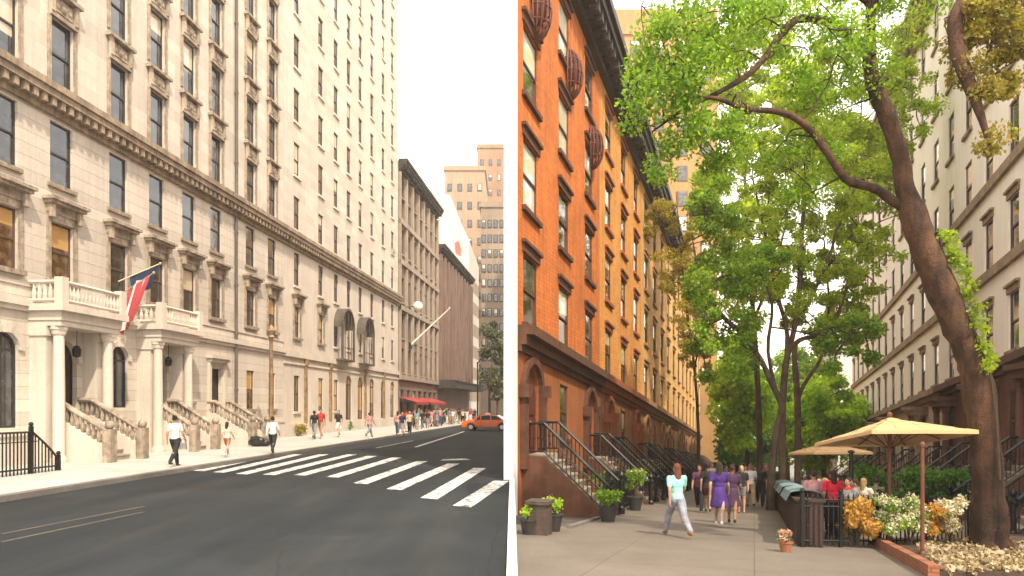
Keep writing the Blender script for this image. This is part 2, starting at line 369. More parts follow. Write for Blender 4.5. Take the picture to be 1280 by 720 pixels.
PAINT=wornpaint('chipped_road_paint',(.55,.54,.515))
CURB=stone('kerb_stone',(.16,.145,.13),.3,streak=0)
mb=MB()   # the road sheet: bounded on the right by the retaining wall and the brownstone block
ys=[-30,0,10,22,60,150,400,600]
for a in range(len(ys)-1):
    mb.quad((-500,ys[a],0),(divider_x(ys[a])+.02,ys[a],0),(divider_x(ys[a+1])+.02,ys[a+1],0),(-500,ys[a+1],0))
tag(mb.build('road',ASPH),kind='structure')
mb=MB(); p=[FA.P(-20,VF-6,.15),FA.P(-20,VK-.18,.15),FA.P(170,VK-.18,.15),FA.P(170,VF-6,.15)]
mb.prism([(q.x,q.y,.0) for q in p],p); tag(mb.build('pavement',WA),kind='structure')
mb=MB(); p=[FA.P(-20,VK-.18,.156),FA.P(-20,VK,.14),FA.P(170,VK,.14),FA.P(170,VK-.18,.156)]
mb.prism([(q.x,q.y,-.05) for q in p],p); tag(mb.build('kerb',CURB),kind='structure')
# crosswalk: eleven bars running along the street, the crossing set askew
def strip(name,F_,u0,v0,u1,v1,wd,mat,w=.004,kind='structure'):
    a=F_.P(u0,v0,w); b=F_.P(u1,v1,w); d=(b-a); n=Vector((d.y,-d.x,0)).normalized()*wd/2; sk=Vector((-d.x,-d.y,0)).normalized()*wd*.45
    mb.quad(a-n-sk,a+n+sk*0,b+n,b-n-sk*0)
mb=MB()
xs=[((576,634),(627,601)),((535,624),(600,585)),((491,612.5),(567,579.5)),((449,605),(528,576.5)),((414,597),(496,572)),((373,594.5),(465,570)),((334,594),(440,568)),((300,593),(405,568)),((272,591),(372,568)),((247,589),(335,570))]
for (a,b_) in xs:
    u0,v0=FA.ground(*a,.0); u1,v1=FA.ground(*b_,.0); strip('',FA,u0,v0,u1,v1,.46,PAINT)
tag(mb.build('crosswalk_marking',PAINT),kind='structure')
mb=MB()
for (a,b_,wd) in (((519,559),(580,539.5),.22),((548,575),(585,574),.7),((470,560),(516,551),.12)):
    u0,v0=FA.ground(*a); u1,v1=FA.ground(*b_); strip('',FA,u0,v0,u1,v1,wd,PAINT)
tag(mb.build('lane_marking',PAINT),kind='structure')
mb=MB()
for a,b_ in (((0,678),(180,640)),((0,668),(180,633))):
    u0,v0=FA.ground(*a); u1,v1=FA.ground(*b_); strip('',FA,u0,v0,u1,v1,.10,PAINTY)
tag(mb.build('worn_lane_line',PAINTY),kind='structure')
# right street: sloping path, kerb and planting strip; a wide ground far below everything
mb=MB(); us=[-12,-6,0]+[i*.75 for i in range(1,34)]+[48,96,160,260,420]
for i in range(len(us)-1):
    a,b_=us[i],us[i+1]
    def ed(u):      # left edge of the right street: the retaining wall line first, then under the houses
        q=FB.P(u,VB-.4)
        if q.x>=0.08: return q
        # intersect u-line with x=.26
        v=(0.08-u*FB.sin)/FB.cos; return FB.P(u,v)
    mb.quad(ed(a),FB.P(a,60),FB.P(b_,60),ed(b_))
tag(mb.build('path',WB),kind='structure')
mb=MB(); mb.quad((-700,-60,-42),(700,-60,-42),(700,700,-42),(-700,700,-42)); tag(mb.build('ground',flatm('far_ground',(.08,.09,.06))),kind='structure')
SOIL=stone('stoop_strip_paving',(.10,.085,.07),.3,streak=0)
mb=MB(); pa=[];
for u in (18.0,100.0): 
    for v in (VB-.3,KERB_B): pa.append(FB.P(u,v,.006))
mb.quad(pa[0],pa[1],pa[3],pa[2]); tag(mb.build('stoop_strip',SOIL),kind='structure')
mb=MB()
a,b_=FB.P(17.5,KERB_B-.14,.0),FB.P(100,KERB_B-.14,.0); n=FB.P(0,.14)-FB.P(0,0)
mb.prism([a+Vector((0,0,-.3)),a+n+Vector((0,0,-.3)),a+n+Vector((0,0,.07)),a+Vector((0,0,.07))],[b_+Vector((0,0,-.3)),b_+n+Vector((0,0,-.3)),b_+n+Vector((0,0,.07)),b_+Vector((0,0,.07))])
tag(mb.build('edging',CURB),kind='structure')
# the low white retaining wall that carries the level road above the sloping street
WHITE=stone('white_render',(.72,.71,.69),.06,streak=.08)
mb=MB(); mb.box(-.07,.07,6.5,21.6,-4,.06); 
tag(mb.build('retaining_wall',WHITE),'low white rendered wall running between the grey road and the brownstone street','wall')

# ================================================================ left street: the pale hotel and its neighbours
ZA=.15; RA=-FA.th
def au(x): return FA.pix(x,VF)[0]
def place_a(name,label,cat,u): return thing(name,label,cat,FA.P(u,VF,ZA),RA)
# ---- hotel, near wing
u0=au(-70); u1=au(354); A1=place_a('stone_hotel','pale limestone hotel with rusticated base, carved window panels and two balconied porticos','building',u0)
bx=[-52,5,77,148,196,236,270,313,340]; by=[au(x)-u0 for x in bx]; Lh=u1-u0; H1=34
holes=[]; wins=[]
ntop=[1,1,2,2,3,3,4,5,5]
for i,y in enumerate(by):
    if i in(0,1,3): holes.append((y-.62,y+.62,2.0 if i==3 else 1.3,4.65,1)); wins.append((y,2.0 if i==3 else 1.3,1.24,2.65 if i==3 else 3.35,None,1,DFRAME,GLA))
    elif i in(2,4): holes.append((y-.85,y+.85,1.35,4.6,1))
    elif i==5: holes.append((y-.4,y+.4,2.3,4.5)); wins.append((y,2.3,.8,2.2,'sill',0,DFRAME,GLA))
    elif i==6: holes.append((y-.62,y+.62,1.35,4.1))
    else: holes.append((y-.5,y+.5,1.9,4.2)); wins.append((y,1.9,1.0,2.3,'sill',0,BFRAME,GLG))
    for z,h,st,fr,gl in ((6.85,2.15,'hood',BFRAME,GLG if i in(1,2,8) else GLA),(10.45,2.35,'sill',DFRAME,GLA)):
        holes.append((y-.6,y+.6,z,z+h)); wins.append((y,z,1.2,h,st,0,fr,gl))
w2=[]
for i,y in enumerate(by):
    for k in range(ntop[i]):
        z=14.15+3.8*k; holes.append((y-.6,y+.6,z,z+2.55)); wins.append((y,z,1.2,2.55,'spandrel',0,DFRAME,GLA))
lo=[h for h in holes if h[2]<13]; hi=[h for h in holes if h[2]>13]
mb=MB(); wall(mb,1,0,Lh,-.4,13.0,lo,.20); mb.build('wall',LIMEC,A1)
mb=MB(); wall(mb,1,0,Lh,13.0,H1,hi,.20); shell(mb,[(0,0),(0,Lh),(-22,Lh),(-22,0)],-.4,H1); mb.build('upper_wall',LIMEU,A1)
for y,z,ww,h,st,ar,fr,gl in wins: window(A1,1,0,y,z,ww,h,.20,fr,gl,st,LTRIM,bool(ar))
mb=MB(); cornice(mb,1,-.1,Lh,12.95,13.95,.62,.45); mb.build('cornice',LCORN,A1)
mb=MB(); fb(mb,1,0,Lh,5.45,5.62,0,.12); fb(mb,1,0,Lh,5.62,5.86,0,.22); fb(mb,1,0,Lh,6.35,6.5,0,.06); mb.build('string_course',LIME,A1)
mb=MB(); fb(mb,1,0,Lh,-.4,1.0,0,.14); fb(mb,1,0,Lh,1.0,1.12,0,.2); mb.build('plinth',LIME,A1)
mb=MB()
for i in range(len(by)-1):
    yy=(by[i]+by[i+1])/2
    if i in(3,4,5): fb(mb,1,yy-.42,yy+.42,14.0,H1-.6,0,.05)
mb.build('pier_strip',LIMEU,A1)
for i,y in enumerate(by):      # round-headed frames of the doors and arched windows
    if i in(0,1,2,3,4):
        mb=MB(); r0=.85 if i in(2,4) else .62; zt=4.6 if i in(2,4) else 4.65; r=r0+.22; n=12
        for k in range(n):
            a,b_=PI*k/n,PI*(k+1)/n
            q=[(y-r*math.cos(a),zt-r0+r*math.sin(a)),(y-r*math.cos(b_),zt-r0+r*math.sin(b_)),(y-r0*math.cos(b_),zt-r0+r0*math.sin(b_)),(y-r0*math.cos(a),zt-r0+r0*math.sin(a))]
            mb.prism([(.0,*p) for p in q],[(.09,*p) for p in q])
        fb(mb,1,y-.14,y+.14,zt-.05,zt+.36,.02,.2)
        mb.build('arch_moulding',LIME,A1)
DP=stone('drainpipe_metal',(.12,.10,.085),.3,.6)
yp=au(293)-u0; mb=MB(); mb.tube([(.12,yp,1.2),(.12,yp,12.9)],.09,8); mb.tube([(.14,yp,14.0),(.14,yp,H1-.4)],.09,8)
for z in (3,6.2,9,12,16,20,24,28,32): mb.lathe([(.12,-.06),(.12,.06)],(.13,yp,z),8)
mb.build('drainpipe',DP,A1)
def stoop(par,y,wd,zl,run,n,sd=1,s=0.0,steps_mat=STEPS,cheek=LIME,rail='stone',p0=0.0,landing=.9,cheekw=.22):
    """flight of steps square to the facade, with stone cheeks or iron railings"""
    mb=MB(); fb(mb,sd,y-wd/2,y+wd/2,-1.2,zl,p0,p0+landing)
    dz=zl/n; dr=run/n
    for k in range(1,n):
        fb(mb,sd,y-wd/2,y+wd/2,-1.2,zl-dz*k,p0+landing+dr*(k-1),p0+landing+dr*k)
        fb(mb,sd,y-wd/2,y+wd/2,zl-dz*k-.05,zl-dz*k+.004,p0+landing+dr*(k-1),p0+landing+dr*k+.03)
    st=mb.build('steps',steps_mat,par,shear=0,loc=(0,0,0))
    if s: st.location.z=-s*y
    pe=p0+landing+run
    for q in(-1,1):
        yc=y+q*(wd/2+cheekw/2)
        mb=MB()
        if rail=='stone':
            pts=[(p0,-.5),(pe+.1,-.5),(pe+.1,.55),(p0+landing,zl+.35),(p0,zl+.35)]
            mb.prism([(sd*a,yc-cheekw/2,b) for a,b in pts],[(sd*a,yc+cheekw/2,b) for a,b in pts])
            ck=mb.build('cheek_wall',cheek,par)
            mb=MB()
            top=[(p0,zl+.95),(p0+landing,zl+.95),(pe+.15,1.12)]
            mb.tube([(sd*a,yc,b) for a,b in top],.13,8,flat=.8)
            k=0; a=p0+.12
            while a<pe:
                zt=zl+.95 if a<p0+landing else zl+.95+(1.12-zl-.95)*(a-p0-landing)/(run+.15)
                zb=zl+.35 if a<p0+landing else zl+.35+(.55-zl-.35)*(a-p0-landing)/(run+.1)
                mb.lathe([(.05,0),(.085,(zt-zb)*.3),(.045,(zt-zb)*.62),(.06,zt-zb)],(sd*a,yc,zb),7); a+=.21
            mb.box(sd*(pe+.02),sd*(pe+.36),yc-.17,yc+.17,-.2,1.22); mb.ell((sd*(pe+.19),yc,1.36),(.16,.16,.17))
            rl=mb.build('balustrade',LTRIM,ck)
        else:
            if cheek:
                pts=[(p0,-.8),(pe,-.8),(pe,.1),(p0+landing,zl-.02),(p0,zl-.02)]
                mb.prism([(sd*a,yc-cheekw/2,b) for a,b in pts],[(sd*a,yc+cheekw/2,b) for a,b in pts])
                ck=mb.build('cheek_wall',cheek,par); ck.location.z=-s*y; mb=MB()
            pts=[(p0+.02,zl+1.0),(p0+landing,zl+1.0),(pe+.05,.98)]
            mb.tube([(sd*a,yc,b) for a,b in pts],.05,6)
            mb.tube([(sd*a,yc,b-.86) for a,b in pts],.03,6)
            a=p0+.1
            while a<pe:
                zt=zl+1.0 if a<p0+landing else zl+1.0+(.98-zl-1.0)*(a-p0-landing)/(run+.05)
                mb.box(sd*a-.013,sd*a+.013,yc-.013,yc+.013,zt-.86,zt)
                mb.lathe([(.02,-.04),(.04,0),(.02,.04)],(sd*a,yc,zt-.45),6); a+=.13
            mb.lathe([(.11,0),(.11,.2),(.07,.26),(.07,.95),(.11,1.0),(.11,1.08),(.04,1.12),(.09,1.2),(.09,1.26),(.02,1.36)],(sd*(pe+.08),yc,-.02),8)
            r=mb.build('railing',IRON,par)
            if s: r.location.z=-s*y
def column_prof(h,r): return [(r*1.35,0),(r*1.35,.12),(r*1.15,.2),(r,.28),(r*.97,h*.5),(r*.86,h-.35),(r*1.1,h-.28),(r*1.25,h-.14),(r*1.4,h-.12),(r*1.4,h)]
def portico(i,wd,out,rail_p=1.35):
    y=by[i]
    mb=MB(); fb(mb,1,y-wd/2,y+wd/2,4.95,5.15,0,out); fb(mb,1,y-wd/2-.05,y+wd/2+.05,5.15,5.48,0,out+.05); fb(mb,1,y-wd/2-.22,y+wd/2+.22,5.48,5.72,0,out+.25)
    pr=mb.build('portico',LIME,A1)
    for q in(-1,1):
        mb=MB(); mb.lathe(column_prof(4.95,.21),(out-.32,y+q*(wd/2-.3),0),14); mb.box(out-.6,out-.02,y+q*(wd/2-.3)-.3,y+q*(wd/2-.3)+.3,-.3,.02); mb.build('column',LIME,pr)
        mb=MB(); fb(mb,1,y+q*(wd/2-.28)-.24,y+q*(wd/2-.28)+.24,-.3,4.95,0,.62); fb(mb,1,y+q*(wd/2-.28)-.3,y+q*(wd/2-.28)+.3,4.6,4.95,0,.7)
        mb.ell((.45,y+q*(wd/2-.28),4.75),(.16,.2,.22)); mb.build('pilaster',LIME,pr)
    mb=MB(); 
    def run(a,b):
        a=Vector(a);b=Vector(b);d=b-a;n=max(2,int(d.length/.2))
        for k in range(1,n):
            p=a+d*k/n; mb.lathe([(.05,0),(.085,.22),(.04,.5),(.06,.68)],(p.x,p.y,5.86),7)
        mb.tube([a+Vector((0,0,.72)),b+Vector((0,0,.72))],.10,6,flat=.8); mb.tube([a+Vector((0,0,.06)),b+Vector((0,0,.06))],.09,6,flat=.8)
    e=out+.02
    run((0,y-wd/2,5.8),(e,y-wd/2,5.8)); run((e,y-wd/2,5.8),(e,y+wd/2,5.8)); run((0,y+wd/2,5.8),(e,y+wd/2,5.8))
    for yy in(y-wd/2,y+wd/2): mb.box(e-.16,e+.16,yy-.16,yy+.16,5.72,6.68)
    mb.box(e-.05,e+.05,y-.7,y+.7,5.9,6.45)
    mb.build('balustrade',LIME,pr)
    mb=MB(); r=.72
    mb.box(-.32,-.26,y-.85,y+.85,1.35,3.75); mb.box(-.26,-.22,y-.74,y-.04,1.42,3.7); mb.box(-.26,-.22,y+.04,y+.74,1.42,3.7)
    pts=[(-.30,y-.85,3.72)]+[(-.30,y-.85*math.cos(PI*k/10),3.75+.85*math.sin(PI*k/10)) for k in range(11)]
    mb.prism(pts,[(p[0]+.05,p[1],p[2]) for p in pts]); dr=mb.build('door',DOORD,A1)
    mb=MB(); mb.ell((-.18,y+.1,2.4),.05,8,6); mb.build('handle',BRONZE,dr)
    mb=MB(); mb.tube([(out*.5,y,4.95),(out*.5,y,4.35)],.015,5); mb.lathe([(.05,0),(.14,.05),(.16,.3),(.1,.42),(.03,.46)],(out*.5,y,3.92),8); mb.build('lantern',IRON,pr)
portico(2,3.3,1.25); portico(4,3.1,1.15)
stoop(A1,by[2],1.75,1.35,1.9,7,landing=.55); stoop(A1,by[4],1.65,1.35,1.7,7,landing=.5)
y=by[6]; mb=MB(); mb.box(-.32,-.26,y-.62,y+.62,1.35,4.1); mb.box(-.27,-.2,y-.5,y-.05,1.5,3.3); mb.box(-.27,-.2,y+.05,y+.5,1.5,3.3); mb.build('door',DOORD,A1)
stoop(A1,by[6],1.5,1.35,1.9,7,landing=.4)
mb=MB(); fb(mb,1,y-.95,y+.95,4.45,4.62,0,.3); fb(mb,1,y-1.05,y+1.05,4.62,4.8,0,.42)
for q in(-1,1): fb(mb,1,y+q*.82-.1,y+q*.82+.1,.1,4.45,0,.16)
mb.build('door_surround',LIME,A1)

# ---- hotel, far wing: plain tall shaft
u2=au(354.3); u3=au(497.5); A2=place_a('tall_hotel','tall cream stone hotel wing with many plain narrow windows above an arcaded base','building',u2); Lh=u3-u2; H2=50
bx=[371,401,420,436,450.5,465,479,490.5]; by2=[au(x)-u2 for x in bx]; rows=[6,6,7,7,8,8,9,9]
holes=[];wins=[]
for i,y in enumerate(by2):
    if i>=3: holes.append((y-.8,y+.8,.9,4.7,1)); wins.append((y,.9,1.6,3.8,None,1,BFRAME,GLG))
    else: holes.append((y-.5,y+.5,1.7,4.2)); wins.append((y,1.7,1.0,2.5,'sill',0,BFRAME,GLG))
    for z,h,st,gl in ((6.85,2.15,'hood' if i<2 else 'sill',GLG if i in(0,1,5) else GLA),(10.45,2.3,'sill',GLA)):
        holes.append((y-.5,y+.5,z,z+h)); wins.append((y,z,1.0,h,st,0,DFRAME,gl))
    for k in range(rows[i]):
        z=14.35+3.75*k; holes.append((y-.52,y+.52,z,z+2.3)); wins.append((y,z,1.04,2.3,'sill',0,DFRAME,GLA))
mb=MB(); wall(mb,1,0,Lh,-.4,13.0,[h for h in holes if h[2]<13],.20); mb.build('wall',LIME,A2)
mb=MB(); wall(mb,1,0,Lh,13.0,H2,[h for h in holes if h[2]>13],.20); shell(mb,[(0,0),(0,Lh),(-24,Lh),(-24,0)],-.4,H2); mb.build('upper_wall',LIMEU,A2)
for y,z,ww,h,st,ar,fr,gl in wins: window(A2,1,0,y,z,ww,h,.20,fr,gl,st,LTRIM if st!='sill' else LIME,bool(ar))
mb=MB(); cornice(mb,1,.02,Lh,12.95,13.95,.62,.45); mb.build('cornice',LCORN,A2)
mb=MB(); fb(mb,1,0,Lh,5.45,5.86,0,.2); fb(mb,1,0,Lh,4.95,5.1,0,.1); mb.build('string_course',LIME,A2)
mb=MB(); fb(mb,1,0,Lh,-.4,.85,0,.14); mb.build('plinth',LIME,A2)
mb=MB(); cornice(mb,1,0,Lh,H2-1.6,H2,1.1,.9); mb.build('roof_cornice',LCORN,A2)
# bronze-coloured strips imitating brownish-lit door and window reveals on the lower storeys, iron-arched canopies at the middle
for x in (338.5,):
    pass
for x in (375,407,452,476):
    y=au(x)-u2; mb=MB(); fb(mb,1,y+.75,y+.98,.85,5.4,.0,.18); fb(mb,1,y+.7,y+1.03,5.0,5.42,.0,.26); mb.build('lit_reveal_strip',BRONZE,A2)
for x in (425,452):
    y=au(x)-u2; mb=MB(); n=12; r=1.5
    arc=[(y-r*math.cos(PI*k/n),8.6+1.5*math.sin(PI*k/n)) for k in range(n+1)]
    for k in range(n):
        p,g=arc[k],arc[k+1]; mb.prism([(0,p[0],p[1]),(0,g[0],g[1]),(0,g[0],g[1]-.16),(0,p[0],p[1]-.16)],[(.8,p[0],p[1]),(.8,g[0],g[1]),(.8,g[0],g[1]-.16),(.8,p[0],p[1]-.16)])
    for q in(-r,r-.12): mb.box(.62,.78,y+q,y+q+.14,5.9,8.7)
    mb.box(0,.8,y-r,y+r,5.75,5.9)
    for q in(-.8,0,.8): mb.box(.7,.74,y+q-.03,y+q+.03,5.9,8.6+1.4*math.sqrt(max(0,1-(q/r)**2)))
    mb.box(.7,.74,y-r,y+r,6.8,6.86)
    mb.build('iron_bay',stone('aged_bronze_bay',(.11,.085,.065),.4,.6,streak=.3),A2)
# flags over the gap between the porticos
def flag(name,label,x,y,length,drop,mats,tilt):
    u,k=FA.pix(x,VF+.1); z=ZC+(HOR-y)/F*k-.0
    th=thing(name,label,'flag',FA.P(u,VF+.02,z),RA,None)
    d=Vector((1.0,tilt,.75)).normalized()
    mb=MB(); mb.tube([(0,0,0),d*length],[.03,.02],7); mb.ell(d*length,.06,8,6); mb.build('flagpole',flatm('gilt_pole',(.45,.35,.2),.4,.3),th)
    return th,d
def drape(th,d,l0,l1,drop,sway,mat,mats):
    n=26; m=30; g=MB(); idx=[]
    def P(i,j):
        a=i/n; b=j/m; p=d*(l0+(l1-l0)*a); fold=math.sin(a*13+b*1.5)*.085*(.3+b)
        return (p.x*(1-.45*b)+sway[0]*b+fold*.5,p.y+(sway[1]*b)+fold+(a-.5)*-.2*b,p.z*(1-.3*b)-drop*b*(1-.15*a)+.03*math.sin(7*a))
    g.v=[P(i,j) for i in range(n+1) for j in range(m+1)]
    for i in range(n):
        for j in range(m): g.f.append((i*(m+1)+j,(i+1)*(m+1)+j,(i+1)*(m+1)+j+1,i*(m+1)+j+1)); idx.append(mat(i/n,j/m))
    me=g.mesh('cloth',mats[0],smooth=True); me.materials.append(mats[1]); me.polygons.foreach_set('material_index',idx); link('cloth',me,th)
RED=flatm('flag_red',(.42,.06,.07),.8,0,.1); WHT=flatm('flag_white',(.72,.70,.68),.8); NAVY=flatm('flag_navy',(.03,.05,.12),.8)
th,d=flag('flag','red and white striped flag hanging beside the first portico balcony',141,376,2.1,1.9,None,.25)
def sm2(a,b): return 0 if (a<.25 or .38<a<.62 or a>.76) else 1
drape(th,d,.85,1.95,1.85,(-.1,-.05),sm2,(RED,WHT))
th,d=flag('flag','dark navy blue flag hanging on a short pole above the striped flag',150,352,1.9,1.0,None,.8)
drape(th,d,.5,1.8,.9,(.0,.2),lambda a,b:0 if not(.3<a<.5 and .35<b<.6) else 1,(NAVY,WHT))

# ---- farther buildings of the left street
BRN=stone('brown_sandstone',(.21,.145,.11),.25,streak=.3,scale=.4); BRN2=stone('red_brown_brick',(.25,.155,.125),.2,brick=(.24,.08,.01),streak=.25,scale=.3)
PALEB=stone('pale_band',(.36,.29,.23),.2); WHB=stone('white_blank_wall',(.66,.62,.56),.1,scale=.15); TAN=stone('peach_brick',(.42,.27,.18),.15,scale=.1); GRB=stone('grey_brown_tower',(.33,.25,.185),.25,scale=.1)
ROOFD=stone('dark_roof_edge',(.05,.04,.038),.2)
def block(name,label,x0,x1,H,xs_,floors,mat,trim,hw,extra=None,bands=(),depth=18,glass=GLA,corn=(1.0,.9)):
    a=au(x0);b_=au(x1);T=place_a(name,label,'building',a); Lb=b_-a; ys_=[au(x)-a for x in xs_] if xs_[0]>50 else [Lb*(k+.5)/len(xs_) for k in range(len(xs_))]
    holes=[(y-hw,y+hw,z,z+h) for y in ys_ for z,h in floors]
    mb=MB(); wall(mb,1,0,Lb,-.4,H,holes,.3); shell(mb,[(0,0),(0,Lb),(-depth,Lb),(-depth,0)],-.4,H); mb.build('wall',mat,T)
    for y in ys_:
        for z,h in floors: window(T,1,0,y,z,2*hw,h,.3,DFRAME,glass,'sill',trim)
    if corn: mb=MB(); cornice(mb,1,0,Lb,H-corn[0],H+.2,corn[1],.8); mb.build('cornice',ROOFD,T)
    mb=MB()
    for z in bands: fb(mb,1,0,Lb,z,z+.5,0,.35)
    if bands: mb.build('band',trim,T)
    return T,Lb,ys_
B3,Lb,ys3=block('brown_building','dark brown building with pale bands and a heavy roof edge next to the cream hotel','498,'and 498.2,546,28.8,[0]*7,[(z,2.7) for z in (1.2,5.8,9.6,13.6,18.9,22.8,26.0-.8)],BRN,PALEB,.95,bands=(5.0,12.6,17.6,22.0),corn=(1.0,1.0))
mb=MB()
for k in range(8): fb(mb,1,Lb*k/7-.28 if k else .0,Lb*k/7+.28 if k<7 else Lb,5.5,27.6,0,.28)
mb.build('pier',PALEB,B3)
B4,Lb4,_=block('fluted_building','red brown building ribbed with vertical piers behind the brown one',546.2,586,24.2,[0]*10,[(z,2.6) for z in (7.5,13.4,17.2,20.4)],BRN2,PALEB,.7,bands=(11.8,),corn=(.9,1.2))
mb=MB()
for k in range(11): fb(mb,1,max(0,Lb4*k/10-.42),min(Lb4,Lb4*k/10+.42),5.6,23,0,.75)
mb.build('pier',BRN2,B4)
mb=MB(); fb(mb,1,-.3,Lb4,4.6,5.5,0,2.6); fb(mb,1,-.3,Lb4,5.5,5.7,0,2.7); mb.build('canopy',ROOFD,B4)
block('corner_building','plain beige stone building left of the hotel, past the picture edge',-640,-71,27,[0]*5,[(z,2.3) for z in (1.6,6.8,10.5,14.2,17.9,21.6)],LIME,LTRIM,.6,bands=(5.4,))
# white gabled building beyond
a=au(586.3); b_=au(598.5); T=place_a('white_building','blank white building with a sloping gable and a red wall sign, beyond the ribbed one','building',a); Lb=b_-a
end=[(0,-.4),(0,31.5),(-1.2,34),(-3.4,39.5),(-7.3,40.5),(-12,40.5),(-12,-.4)]
mb=MB(); mb.prism([(p[0],0.0,p[1]) for p in end],[(p[0],Lb,p[1]-2.5 if p[1]>0 else p[1]) for p in end]); mb.build('wall',WHB,T)
SGN=flatm('red_sign_paint',(.42,.13,.09)); mb=MB()
mb.prism([(-1.5,-.06,28.6),(-2.4,-.06,29.2),(-2.6,-.06,31.0),(-1.8,-.06,31.4),(-1.4,-.06,29.8)],[(p[0],-.002,p[2]) for p in [(-1.5,0,28.6),(-2.4,0,29.2),(-2.6,0,31.0),(-1.8,0,31.4),(-1.4,0,29.8)]]); mb.build('wall_sign',SGN,T)
mb=MB(); fb(mb,1,-.55,.55,0,2.2,-.05,.06); sh_=mb.mesh('shutter',GRB)
for k in range(7):
    for z in range(6): link('shutter',sh_,T,(0,Lb*(k+.5)/7,3+z*4))
def tower(name,label,x0,x1,ytop,Y,depth,mat,rows,cols,shape=None,win=(1.5,2.2)):
    X0=(x0-640)/F*Y; X1=(x1-640)/F*Y; H=(HOR-ytop)/F*Y+ZC; T=thing(name,label,'building',((X0+X1)/2,Y,0))
    hw=(X1-X0)/2; mb=MB(); mb.box(-hw,hw,0,depth,-.4,H); 
    if shape: 
        for s_ in shape: mb.box(s_[0]*hw,s_[1]*hw,.5,depth-.5,H,H+s_[2])
    mb.box(-hw-.3,hw+.3,-.3,depth+.3,H-1.2,H-.4); mb.build('wall',mat,T)
    f0=MB(); pw=MB(); f0.box(-win[0]/2,win[0]/2,-.12,.02,0,win[1]); fm=f0.mesh('window',ROOFD); pw.box(-win[0]/2+.15,win[0]/2-.15,-.14,-.121,.15,win[1]-.15); pm=pw.mesh('pane',GLA)
    for r in range(rows):
        for c in range(cols):
            o=link('window',fm,T,(-hw+2*hw*(c+.5)/cols,0,H-4-(H-8)*(r+.5)/rows)); link('pane',pm,o)
    return T
tower('peach_tower','wide peach coloured tower rising behind the white gabled building',556,606,207,172,20,TAN,12,4,win=(1.1,1.8))
tower('tan_tower','slim tan brick tower, the tallest beyond the end of the left street',597,629,180,205,18,stone('tan_tower_brick',(.36,.20,.115),.2,scale=.1),16,3,win=(1.0,1.8))
tower('grey_tower','grey brown block with blinds in some windows, closing the left street',601,668,252,152,14,GRB,12,9,win=(.9,1.7))

# warm summer haze over both streets
m=bpy.data.materials.new('haze'); m.use_nodes=True; t=m.node_tree; t.nodes.remove(t.nodes['Principled BSDF'])
pv=t.nodes.new('ShaderNodeVolumePrincipled'); pv.inputs['Color'].default_value=(1,.95,.87,1); pv.inputs['Density'].default_value=.0009; pv.inputs['Anisotropy'].default_value=.35
t.links.new(pv.outputs[0],t.nodes['Material Output'].inputs['Volume'])
mb=MB(); mb.box(-720,720,-80,720,-43.5,92); tag(mb.build('haze',m),kind='stuff',label='thin warm haze in the air over both streets')
# ================================================================ right street: brownstones on the left side
RB=-FB.th; S=FB.s
ORG=stone('orange_brownstone',(.64,.175,.028),.22,brick=(.42,.14,.008),streak=.28,scale=.45,fine=6,bump=.25); RUST=stone('rust_trim',(.115,.042,.018),.3,streak=.2,scale=2)
ORT=stone('orange_trim',(.37,.10,.03),.25,streak=.2)
YEL=stone('golden_stone',(.80,.48,.16),.18,brick=(.42,.14,.008),streak=.2,scale=.35); YELT=stone('golden_trim',(.42,.215,.08),.28,streak=.25,scale=2)
YEL0=stone('amber_stone',(.76,.33,.07),.18,brick=(.42,.14,.008),streak=.25,scale=.4)
YEL2=stone('ochre_stone',(.76,.42,.12),.18,brick=(.42,.14,.008),streak=.2,scale=.35)
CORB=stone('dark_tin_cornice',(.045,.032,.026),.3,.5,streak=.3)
DOORB=flatm('oxblood_door',(.10,.028,.015),.5)
def bplace(name,label,cat,u,v=VB): return thing(name,label,cat,FB.P(u,v,0),RB)
def shift(o,y): o.location.z-=S*y; return o
